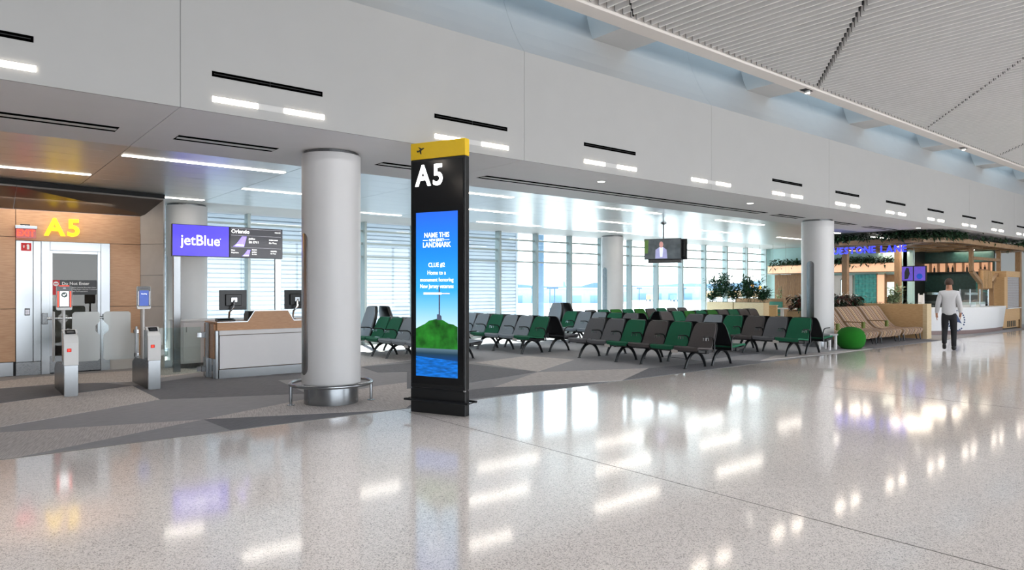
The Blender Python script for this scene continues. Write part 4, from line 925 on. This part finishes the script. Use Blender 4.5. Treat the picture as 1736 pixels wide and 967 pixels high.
for i, y in enumerate((9.1, 9.9, 10.5)):
    t = thing('espresso_machine', 'dark coffee machine on the back counter, %s' % ['right one', 'middle one', 'left one'][i], 'coffee machine', (30.55, y, .99))
    MB().box(-.22, .22, -.3, .3, .06, .42).build('body', 'cafe_dark', t, bevel=.02); MB().box(-.26, -.22, -.26, .26, .3, .4).build('front_panel', 'chrome', t, bevel=.005); MB().box(-.3, .2, -.3, .3, 0, .06).build('drip_tray', 'steel_dark', t)
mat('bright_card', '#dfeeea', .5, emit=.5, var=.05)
t = thing('teal_glass_panel', 'glowing teal patterned glass panel at the cafe back', 'panel', (30.9, 8.62, 1.25))
for i in range(7): MB().box(0, .04, 0, .55, i*.12, .1+i*.12).build('glass_strip', 'tile_teal', t)
t = thing('menu_screen', 'pair of violet menu screens hung in the cafe', 'display', (27.0, 9.95, 2.08)); MFm = frame((-.03, 0, 0), (0, -1, 0))
MB().box(-.03, .05, -.42, .42, -.28, .28).build('case', 'bezel', t, bevel=.005)
for x0 in (-.39, .02):
    fpoly('display', [(x0, -.25), (x0+.37, -.25), (x0+.37, .25), (x0, .25)], 'screen_lilac', t, MFm, 0, .002)
fpoly('picture_mark', [(-.3, -.2), (-.18, -.18), (-.12, .0), (-.16, .2), (-.24, .22), (-.3, .05)], 'cafe_dark', t, MFm, .002, .001); fpoly('picture_mark', circle(.1, 16, .2, -.1), 'screen_blue', t, MFm, .002, .001)
MB().tube([(0, 0, .28), (0, 0, .96)], .012, 6).build('hanger', 'steel_dark', t)
# right-hand frame, shutter and waste cabinet
t = thing('counter_frame', 'angular wood frame rising from the cafe counter', 'frame', (0, 8.42, 0))
def bars(path, w_=.14, d_=.12, nm='frame_bar'):
    mb = MB()
    for (xa, za), (xb, zb) in zip(path[:-1], path[1:]):
        v = Vector((xb-xa, zb-za)); n_ = Vector((-v.y, v.x)).normalized()*w_/2
        mb.prism([(xa+n_.x, za+n_.y), (xb+n_.x, zb+n_.y), (xb-n_.x, zb-n_.y), (xa-n_.x, za-n_.y)], -d_/2, d_/2, 'y')
    mb.build(nm, 'wood_cafe', t)
bars([(27.9, 2.98), (27.9, 2.15), (28.85, 1.75), (28.85, .9)]); bars([(30.9, 2.98), (30.9, 2.15), (30.1, 1.75), (30.1, .9)]); bars([(27.9, 2.62), (30.9, 2.62)], .1)
for k in range(7): MB().box(28.98+k*.155, 29.06+k*.155, -.05, .06, 1.55, 2.2).build('fin', 'wood_light', t)
MB().box(28.92, 30.05, .06, .08, 1.5, 2.25).build('fin_backing', 'wood_walnut', t)
t = thing('shutter_cabinet', 'wood cabinet with grey roller shutter at the cafe end', 'cabinet', (30.4, 8.1, .78))
MB().box(0, .38, 0, .5, .03, 1.2).build('side_panel', 'wood_light', t, bevel=.004); MB().box(.3, 2.0, .02, .5, 1.2, 1.42).build('head', 'wood_light', t, bevel=.004); MB().box(1.88, 2.0, .02, .5, .03, 1.2).build('jamb', 'wood_cafe', t)
for k in range(18): MB().box(.39, 1.87, .03, .05, .05+k*.064, .108+k*.064).build('slat', 'shutter', t)
MB().box(.3, 2.0, -.03, .5, 0, .03).build('sill', 'counter_white', t)
t = thing('waste_cabinet', 'pale wood waste cabinet with slotted front beside the counter', 'cabinet', (30.45, 8.1, 0))
MB().box(0, 2.0, .03, .5, .34, .77).build('upper_body', 'wood_light', t, bevel=.004); MB().box(.06, 1.9, .06, .5, .05, .34).build('lower_body', 'wood_light', t, bevel=.004); MB().box(.1, 1.85, .1, .5, 0, .05).build('plinth', 'cafe_dark', t)
for k in range(5): MB().box(.5+.22*k, .62+.22*k, .05, .06, .09, .31).build('slot', 'cafe_dark', t)
# end wall: slat wall, planter shelf, door, tiles
t = thing('slat_wall', 'walnut slat wall at the lounge end behind the booth', 'wall panel', (29.1, 0, 0)); mb = MB()
for i in range(37): mb.box(-.06, 0, 14.3+i*.06, 14.345+i*.06, 0, 2.18)
o = mb.build('slats', 'wood_walnut', t); o['kind'] = 'stuff'; MB().box(0, .09, 14.3, 16.52, 0, 2.18).build('backing', 'wood_walnut', t)
t = thing('planter_shelf', 'warm lit planter shelf along the lounge end wall', 'shelf', (28.6, 0, 2.2)); 
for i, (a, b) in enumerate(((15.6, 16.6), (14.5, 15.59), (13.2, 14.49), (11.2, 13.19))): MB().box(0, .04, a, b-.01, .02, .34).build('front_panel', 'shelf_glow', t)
MB().box(-.02, .55, 11.2, 16.6, 0, .02).build('board', 'wood_cafe', t); MB().box(-.03, .06, 11.2, 16.6, .34, .37).build('cap', 'wood_cafe', t)
greenery('greenery', '', [(28.8, 16.5, .3), (28.8, 11.3, .3)], 1500, .26, ['leaf', 'leaf', 'leaf_dark'], (0, .3), .2, t)
for o in t.children:
    if o.name.startswith('greenery'): o.location = (-28.6, 0, 0)
t = thing('staff_door', 'grey door with a tall oval window behind the far column', 'door', (29.1, 13.5, 0))
MB().box(0, .08, -.42, .42, 0, 2.1).build('leaf_panel', 'panel_grey', t, bevel=.004); DFm = frame((0, 0, 0), (0, -1, 0))
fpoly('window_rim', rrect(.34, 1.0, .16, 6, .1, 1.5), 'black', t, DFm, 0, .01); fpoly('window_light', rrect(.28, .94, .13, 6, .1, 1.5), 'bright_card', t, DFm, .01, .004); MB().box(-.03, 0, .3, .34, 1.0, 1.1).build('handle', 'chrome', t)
t = thing('tile_wall', 'teal patterned tile wall inside the cafe', 'wall panel', (29.1, 12.1, .8))
for i in range(6):
    for j in range(7): MB().box(0, .03, i*.145, .14+i*.145, j*.19, .185+j*.19).build('tile', 'tile_teal', t)
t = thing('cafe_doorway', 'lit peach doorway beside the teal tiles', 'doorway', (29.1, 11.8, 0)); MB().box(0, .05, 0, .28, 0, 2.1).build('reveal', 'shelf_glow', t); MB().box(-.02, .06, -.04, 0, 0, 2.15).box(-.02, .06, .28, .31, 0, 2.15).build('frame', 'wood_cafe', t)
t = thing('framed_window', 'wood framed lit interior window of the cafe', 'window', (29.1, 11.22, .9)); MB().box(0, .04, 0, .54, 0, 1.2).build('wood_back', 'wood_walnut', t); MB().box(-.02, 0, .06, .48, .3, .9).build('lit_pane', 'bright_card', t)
struct('wall_kitchen', MB().box(29.2, 31.1, 11.0, 11.15, 0, 3.2), 'cafe_dark', 'dark side wall of the cafe kitchen')
t = thing('till', 'dark till terminal on a cafe counter beside the post', 'till', (25.9, 10.2, .95)); MB().box(-.15, .15, -.2, .2, 0, .06).build('base', 'black', t, bevel=.005)
q = MB(); q.X = Matrix.Translation((0, 0, .22)) @ Matrix.Rotation(.5, 4, 'Y'); q.box(-.02, .02, -.2, .2, -.14, .14); q.build('screen', 'black_gloss', t); MB().box(-.03, .03, -.03, .03, .05, .2).build('stand', 'black', t)
t = thing('side_counter', 'wood side counter of the cafe behind the partition', 'counter', (25.5, 9.7, 0)); MB().box(0, .7, 0, 1.4, 0, .91).build('body', 'wood_light', t); MB().box(-.03, .73, -.03, 1.43, .91, .95).build('top', 'counter_white', t, bevel=.004)
t = thing('card_stand', 'small white A-shaped menu stand behind the partition', 'sign', (25.6, 9.2, .62))
for q in (-.09, .09): MB().tube([(0, q, 0), (.0, q*.85, .75)], .018, 6).build('upright', 'white_plastic', t)
MB().box(-.01, .01, -.09, .09, .35, .7).build('card', 'white_plastic', t); MB().box(-.012, .012, -.09, .09, .3, .34).build('cross_bar', 'white_plastic', t); MB().box(-.16, .16, -.14, .14, -.62, 0).build('pedestal', 'white_plastic', t)

# ------------------------------------------------------------------ cafe seating by the windows
for i, (a, b) in enumerate(((15.42, 16.62), (14.1, 15.38))):
    t = thing('planter_box', 'pale wood planter box at the %s' % ['windows, left of the two', 'booth, right of the two'][i], 'planter', (24.0, 0, 0))
    MB().box(0, .4, a, b, .0, 1.0).build('body', 'wood_pale', t, bevel=.004); MB().box(.03, .37, a+.03, b-.03, .985, 1.01).build('soil', 'soil', t)
for i, (y, h, n_, sp_, nm) in enumerate(((16.1, 1.35, 330, .5, 'tallest bamboo plant, left in the planter boxes by the windows'), (15.5, .7, 160, .35, 'low bamboo plant between two taller ones in the planter boxes'), (14.75, 1.0, 260, .42, 'tall bamboo plant before the orange lamps'), (14.25, .6, 130, .3, 'small bamboo plant at the booth end of the planter boxes'), (16.5, .35, 70, .2, 'lowest plant at the window end of the planter boxes'))):
    bamboo((24.2, y, 1.0), h, int(n_*3.2), sp_*1.35, nm, 'leaf', .28, stems=9)
bamboo((28.4, 15.9, .0), 1.8, 220, .28, 'leafy plant before the walnut slat wall', 'leaf_pale', .2)
t = thing('booth', 'wood backed booth seat with green cushion', 'seat', (26.6, 14.75, 0)); MB().box(0, .06, 0, 2.2, 0, 1.13).build('back', 'wood_walnut', t, bevel=.004); MB().box(-.5, 0, 0, 2.2, 0, .42).build('base', 'wood_light', t, bevel=.004)
MB().box(-.5, -.01, 0, 2.2, .42, .5).build('seat_cushion', 'cushion_green', t, bevel=.02); MB().box(-.1, -.005, .0, .55, .55, 1.0).build('back_cushion', 'cushion_green', t, bevel=.02)
t = thing('booth_table', 'white topped table before the walnut slat wall', 'table', (26.0, 14.4, 0)); MB().box(-.35, .35, -.6, .9, .72, .755).build('top', 'white_laminate', t, bevel=.004); MB().box(-.05, .05, .0, .1, .02, .72).build('leg', 'white_laminate', t); MB().box(-.3, .3, -.15, .25, 0, .02).build('foot', 'white_laminate', t)
t = thing('low_wall', 'light wood low wall beside the booth table', 'partition', (25.3, 14.0, 0)); MB().box(0, .08, .3, 1.1, 0, .86).build('panel', 'wood_light', t, bevel=.003); MB().box(-.02, .1, .28, 1.12, .86, .89).build('cap', 'wood_pale', t, bevel=.003)
for i, y in enumerate((16.1, 15.45, 14.85, 14.3)):
    t = thing('disc_pendant', 'flat white disc pendant lamp, %s of four over the booth' % ['first from the left', 'second from the left', 'third from the left', 'last'][i], 'lamp', (26.0, y, 2.1), group='disc pendants')
    MB().lathe([(.001, .03), (.19, .02), (.2, .0), (.001, .0)], 28).build('shade', 'white_plastic', t, 40); MB().tube([(0, 0, .03), (0, 0, ZC-2.1)], .004, 5).build('cord', 'steel_dark', t)
for i, (y, z) in enumerate(((16.5, 1.68), (16.15, 1.58))):
    t = thing('globe_lamp', 'glowing orange globe lamp behind the bamboo, %s one' % ('left', 'right')[i], 'lamp', (27.2, y, z)); MB().lathe([(.001, -.09), (.045, -.075), (.07, -.02), (.07, .02), (.045, .075), (.001, .09)], 18).build('globe', 'orange_glow', t, 60); MB().tube([(0, 0, .1), (0, 0, ZC-z)], .004, 5).build('cord', 'steel_dark', t)

# ================================================================== PERSON
def skinned(name, pts, edges, rad, m, parent, root=0, sub=2, loc=(0, 0, 0)):
    me = bpy.data.meshes.new(name); me.from_pydata(pts, edges, []); o = bpy.data.objects.new(name, me); COL.objects.link(o)
    o.modifiers.new('skin', 'SKIN'); sm = o.modifiers.new('sub', 'SUBSURF'); sm.levels = sub; sm.render_levels = sub
    if not me.skin_vertices:
        bm = bmesh.new(); bm.from_mesh(me); bm.verts.layers.skin.verify(); bm.to_mesh(me); bm.free()
    for i, v in enumerate(me.skin_vertices[0].data):
        r = rad[i]; v.radius = r if isinstance(r, tuple) else (r, r); v.use_root = i == root
    dg = bpy.context.evaluated_depsgraph_get(); nm = bpy.data.meshes.new_from_object(o.evaluated_get(dg)); bpy.data.objects.remove(o)
    nm.name = name; nm.materials.clear(); nm.materials.append(M(m)); nm.polygons.foreach_set('use_smooth', [True]*len(nm.polygons))
    q = bpy.data.objects.new(name, nm); COL.objects.link(q); q.parent = parent; q.location = loc; return q
def chainsk(groups):
    """groups: list of chains [(pt, r), ...]; a chain starting with an int is rooted at that vertex"""
    P = []; E_ = []; R_ = []
    for g in groups:
        prev = None
        for it in g:
            if isinstance(it, int): prev = it; continue
            P.append(it[0]); R_.append(it[1]); k = len(P)-1
            if prev is not None: E_.append((prev, k))
            prev = k
    return P, E_, R_
hd = math.atan2(.31, .95)-pi/2
t = thing('person', 'person walking away in a light grey sweater and black trousers', 'person', (19.35, 6.32, 0), hd)
sh = {1: ((.165, .0, 1.42), (.22, -.05, 1.16), (.24, .06, .93)), -1: ((-.165, 0, 1.42), (-.235, -.02, 1.15), (-.265, .03, .91))}
legs = {1: ((.085, 0, .92), (.1, .06, .5), (.1, -.02, .09), (.11, .13, .045)), -1: ((-.085, 0, .92), (-.09, .07, .51), (-.1, -.2, .17), (-.1, -.14, .06))}
body = [[((0, 0, .97), (.14, .1)), ((0, .0, 1.12), (.13, .09)), ((0, .01, 1.28), (.15, .1)), ((0, .0, 1.42), (.12, .09)), ((0, .01, 1.52), .055), ((0, .03, 1.6), (.07, .085)), ((0, .02, 1.68), (.078, .098)), ((0, .015, 1.745), (.06, .08))]]
for s_ in (1, -1):
    a, b, c_ = sh[s_]; body.append([3, (a, .06), (b, .045), (c_, .03), ((c_[0], c_[1]+.015, c_[2]-.06), (.038, .02))]); 
    h, k_, an, to = legs[s_]; body.append([0, (h, .09), (k_, .06), (an, .04), (to, .03)])
body.append([5, ((0, .13, 1.61), .014)])
for s_ in (1, -1): body.append([6, ((s_*.088, .01, 1.64), (.012, .02))])
P_, E_, R_ = chainsk(body)
# five fingers per hand, rooted in the palm
for s_ in (1, -1):
    c_ = sh[s_][2]; palm = [i for i, p in enumerate(P_) if abs(p[0]-c_[0]) < 1e-6 and abs(p[2]-(c_[2]-.06)) < 1e-6][0]
    for k in range(4):
        o1 = len(P_); oy = -.02+.018*k; ln = (.05, .065, .07, .06)[k]
        P_ += [(c_[0], c_[1]+.015+oy, c_[2]-.105), (c_[0]-s_*.012, c_[1]+.018+oy, c_[2]-.105-ln)]; R_ += [.01, .008]; E_ += [(palm, o1), (o1, o1+1)]
    o1 = len(P_); P_ += [(c_[0]-s_*.02, c_[1]+.05, c_[2]-.07), (c_[0]-s_*.022, c_[1]+.06, c_[2]-.11)]; R_ += [.011, .009]; E_ += [(palm, o1), (o1, o1+1)]
skinned('body', P_, E_, R_, 'skin', t)
sw = [[((0, 0, .84), (.17, .13)), ((0, 0, .95), (.175, .13)), ((0, .0, 1.1), (.165, .12)), ((0, .01, 1.27), (.18, .125)), ((0, .0, 1.42), (.15, .105)), ((0, .005, 1.5), (.07, .065))]]
for s_ in (1, -1):
    a, b, c_ = sh[s_]; sw.append([4, (a, .078), (b, .062), (c_, .046)])
skinned('sweater', *chainsk(sw), 'sweater', t)
tr_ = [[((0, 0, 1.03), (.14, .11)), ((0, 0, .9), (.15, .118))]]
for s_ in (1, -1):
    h, k_, an, to = legs[s_]; tr_.append([1, ((h[0], h[1], .82), .1), (k_, .075), ((an[0], an[1]-.005, an[2]+.12), .06), ((an[0], an[1]-.01, an[2]-.01), .058)])
skinned('trousers', *chainsk(tr_), 'trousers', t)
for s_ in (1, -1):
    h, k_, an, to = legs[s_]; tz = .045 if s_ > 0 else 0
    if s_ > 0: ch = [[((an[0], -.12, .06), (.055, .06)), ((an[0], .03, .065), (.06, .065)), ((an[0]+.01, .13, .055), (.06, .05)), ((an[0]+.012, .22, .045), (.05, .04))]]
    else: ch = [[((an[0], an[1]-.05, .17), (.042, .042)), ((an[0], an[1]+.02, .12), (.047, .045)), ((an[0], an[1]+.08, .07), (.047, .04)), ((an[0], an[1]+.14, .04), (.04, .032))]]
    skinned('shoe', *chainsk(ch), 'shoe', t)
hr = MB(); P = []
for i in range(11):
    th_ = pi*.62*i/10; row = []
    for j in range(25):
        a = 2*pi*j/24; front = max(0, math.sin(a)); tt = th_*(1-.45*front)
        row.append((.095*math.sin(tt)*math.cos(a), .015+.115*math.sin(tt)*math.sin(a), 1.675+.125*math.cos(tt)))
    P.append(row)
hr.grid(P); o = hr.build('hair', 'hair', t, 60)
so_ = o.modifiers.new('thick', 'SOLIDIFY'); so_.thickness = .012
for s_ in (1, -1): MB().lathe([(.001, -.009), (.007, -.006), (.009, 0), (.007, .006), (.001, .009)], 10, (s_*.032, .112, 1.655)).build('eye', 'white_plastic', t, 60)

# ================================================================== OUTSIDE
ap = struct('floor_apron', MB().box(-600, 2500, 18, 4000, -5.2, -5.0), 'apron', 'pale concrete airport apron')
t = thing('corrugated_building', 'ribbed metal building standing close outside the windows', 'building', (0, 0, 0)); mb = MB(); zz = -5.0; prof = []
while zz < 4.3:
    prof += [(21.0, zz), (21.0, zz+.085), (21.035, zz+.1), (21.035, zz+.12)]; zz += .135
mb.slab([[(x, y, z) for x in (-12, 17.55)] for y, z in prof], (0, .1, 0)); o = mb.build('siding', 'siding', t); o['kind'] = 'stuff'
MB().box(17.5, 17.6, 20.98, 23, -5, 4.3).build('corner_trim', 'siding', t); MB().box(-12, 17.6, 20.95, 23, 4.3, 4.4).build('roof', 'siding', t)
def shed(loc, w, d, h, label, body='far_white', roof='far_blue', rz=-.69):
    t = thing('far_building', label, 'building', loc, rz, 'distant airport buildings')
    MB().box(-w/2, w/2, -d/2, d/2, 0, h).build('walls', body, t); MB().prism([(-d/2-.5, h), (d/2+.5, h), (0, h+h*.12)], -w/2-.4, w/2+.4, 'x').build('roof', roof, t)
    for k in range(max(2, int(w/9))): MB().box(-w/2+2+k*9, -w/2+7+k*9, -d/2-.15, -d/2, 0, h*.55).build('door', roof, t)
    return t
def far(u, w): # ground position w metres ahead, u as lateral slope
    th_ = math.radians(50.5); return (w*(math.cos(th_)+u*math.sin(th_)), w*(math.sin(th_)-u*math.cos(th_)), -5.0)
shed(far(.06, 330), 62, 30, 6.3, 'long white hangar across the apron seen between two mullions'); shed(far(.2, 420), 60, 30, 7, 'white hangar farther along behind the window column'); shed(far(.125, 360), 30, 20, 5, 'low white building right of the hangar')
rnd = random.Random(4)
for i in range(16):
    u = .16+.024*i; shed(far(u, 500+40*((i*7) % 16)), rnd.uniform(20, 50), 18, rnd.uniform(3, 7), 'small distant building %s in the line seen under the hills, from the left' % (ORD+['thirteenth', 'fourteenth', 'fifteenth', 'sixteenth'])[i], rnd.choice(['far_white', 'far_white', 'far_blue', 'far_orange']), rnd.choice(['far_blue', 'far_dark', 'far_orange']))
hl = MB(); ridge = []
for i in range(60):
    u = -.2+i*.02; x, y, _ = far(u, 3200); ridge.append([(x, y, -5), (x, y, 34+14*math.sin(i*.23)+5*math.sin(i*.9)-(20 if u < .12 else 0))])
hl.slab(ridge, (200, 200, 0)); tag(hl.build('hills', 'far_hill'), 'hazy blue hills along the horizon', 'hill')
def truck(u, w, label, col='far_orange', rz=.3):
    t = thing('service_truck', label, 'truck', far(u, w), rz, 'apron trucks'); MB().box(-2.2, 1.6, -1.1, 1.1, 1.0, 3.4).build('box_body', col, t); MB().prism([(1.7, .8), (3.4, .8), (3.4, 1.8), (2.9, 2.6), (1.7, 2.6)], -1.05, 1.05, 'y').build('cab', 'far_white', t)
    for x in (-1.5, 2.4):
        for y in (-1, 1): q = MB(); q.X = Matrix.Translation((x, y, .5)) @ Matrix.Rotation(pi/2, 4, 'X'); q.prism(circle(.5, 14), -.15, .15); q.build('wheel', 'far_dark', t)
truck(.118, 330, 'orange sided service truck on the apron left of the window column'); truck(.1, 320, 'white service truck on the apron left of the orange one', 'far_white'); truck(.2, 360, 'orange service truck right of the window column'); truck(.235, 350, 'pale service truck under the television', 'far_blue')
t = thing('jet', 'far airliner with its tail above the hangar roof', 'aircraft', far(.092, 420)+() , .4); q = MB(); q.tube([(-18, 0, 3.5), (-15, 0, 3.6), (-8, 0, 3.5), (10, 0, 3.5), (15, 0, 3.4), (18, 0, 3.1)], 1.9, 14, rr=[.4, 1.2, 1.9, 1.9, 1.5, .2]); q.build('fuselage', 'far_white', t, 60)
MB().prism([(-18, 4.6), (-13, 5.0), (-16.5, 11), (-19, 11)], -.2, .2, 'y').build('tail_fin', 'far_blue', t); MB().prism([(-3, -16), (0, -16), (4, 0), (0, 16), (-3, 16), (-2, 0)], 2.6, 3.0).build('wing', 'far_white', t); MB().box(-2, -1.2, -2, 2, 0, 2.4).box(12, 12.5, -.5, .5, 0, 2.4).build('gear', 'far_dark', t)
for i, (u, w) in enumerate(((.033, 150), (.055, 170), (.062, 150), (.185, 200), (.25, 230))):
    t = thing('light_mast', 'slim apron light mast, %s from the left' % ORD[i], 'mast', far(u, w), 0, 'apron masts'); MB().tube([(0, 0, 0), (0, 0, 6.6)], .12, 6).build('pole', 'far_dark', t); MB().box(-.9, .9, -.2, .2, 6.5, 6.9).build('lamp_head', 'far_dark', t)
t = thing('light_pole', 'thick pale pole outside the window left of the window column', 'pole', (18.9, 21.2, -5)); MB().tube([(0, 0, 0), (0, 0, 12)], .22, 16).build('shaft', 'far_blue', t, 40); MB().box(-.4, .4, -.4, .4, 0, .5).build('footing', 'far_white', t)
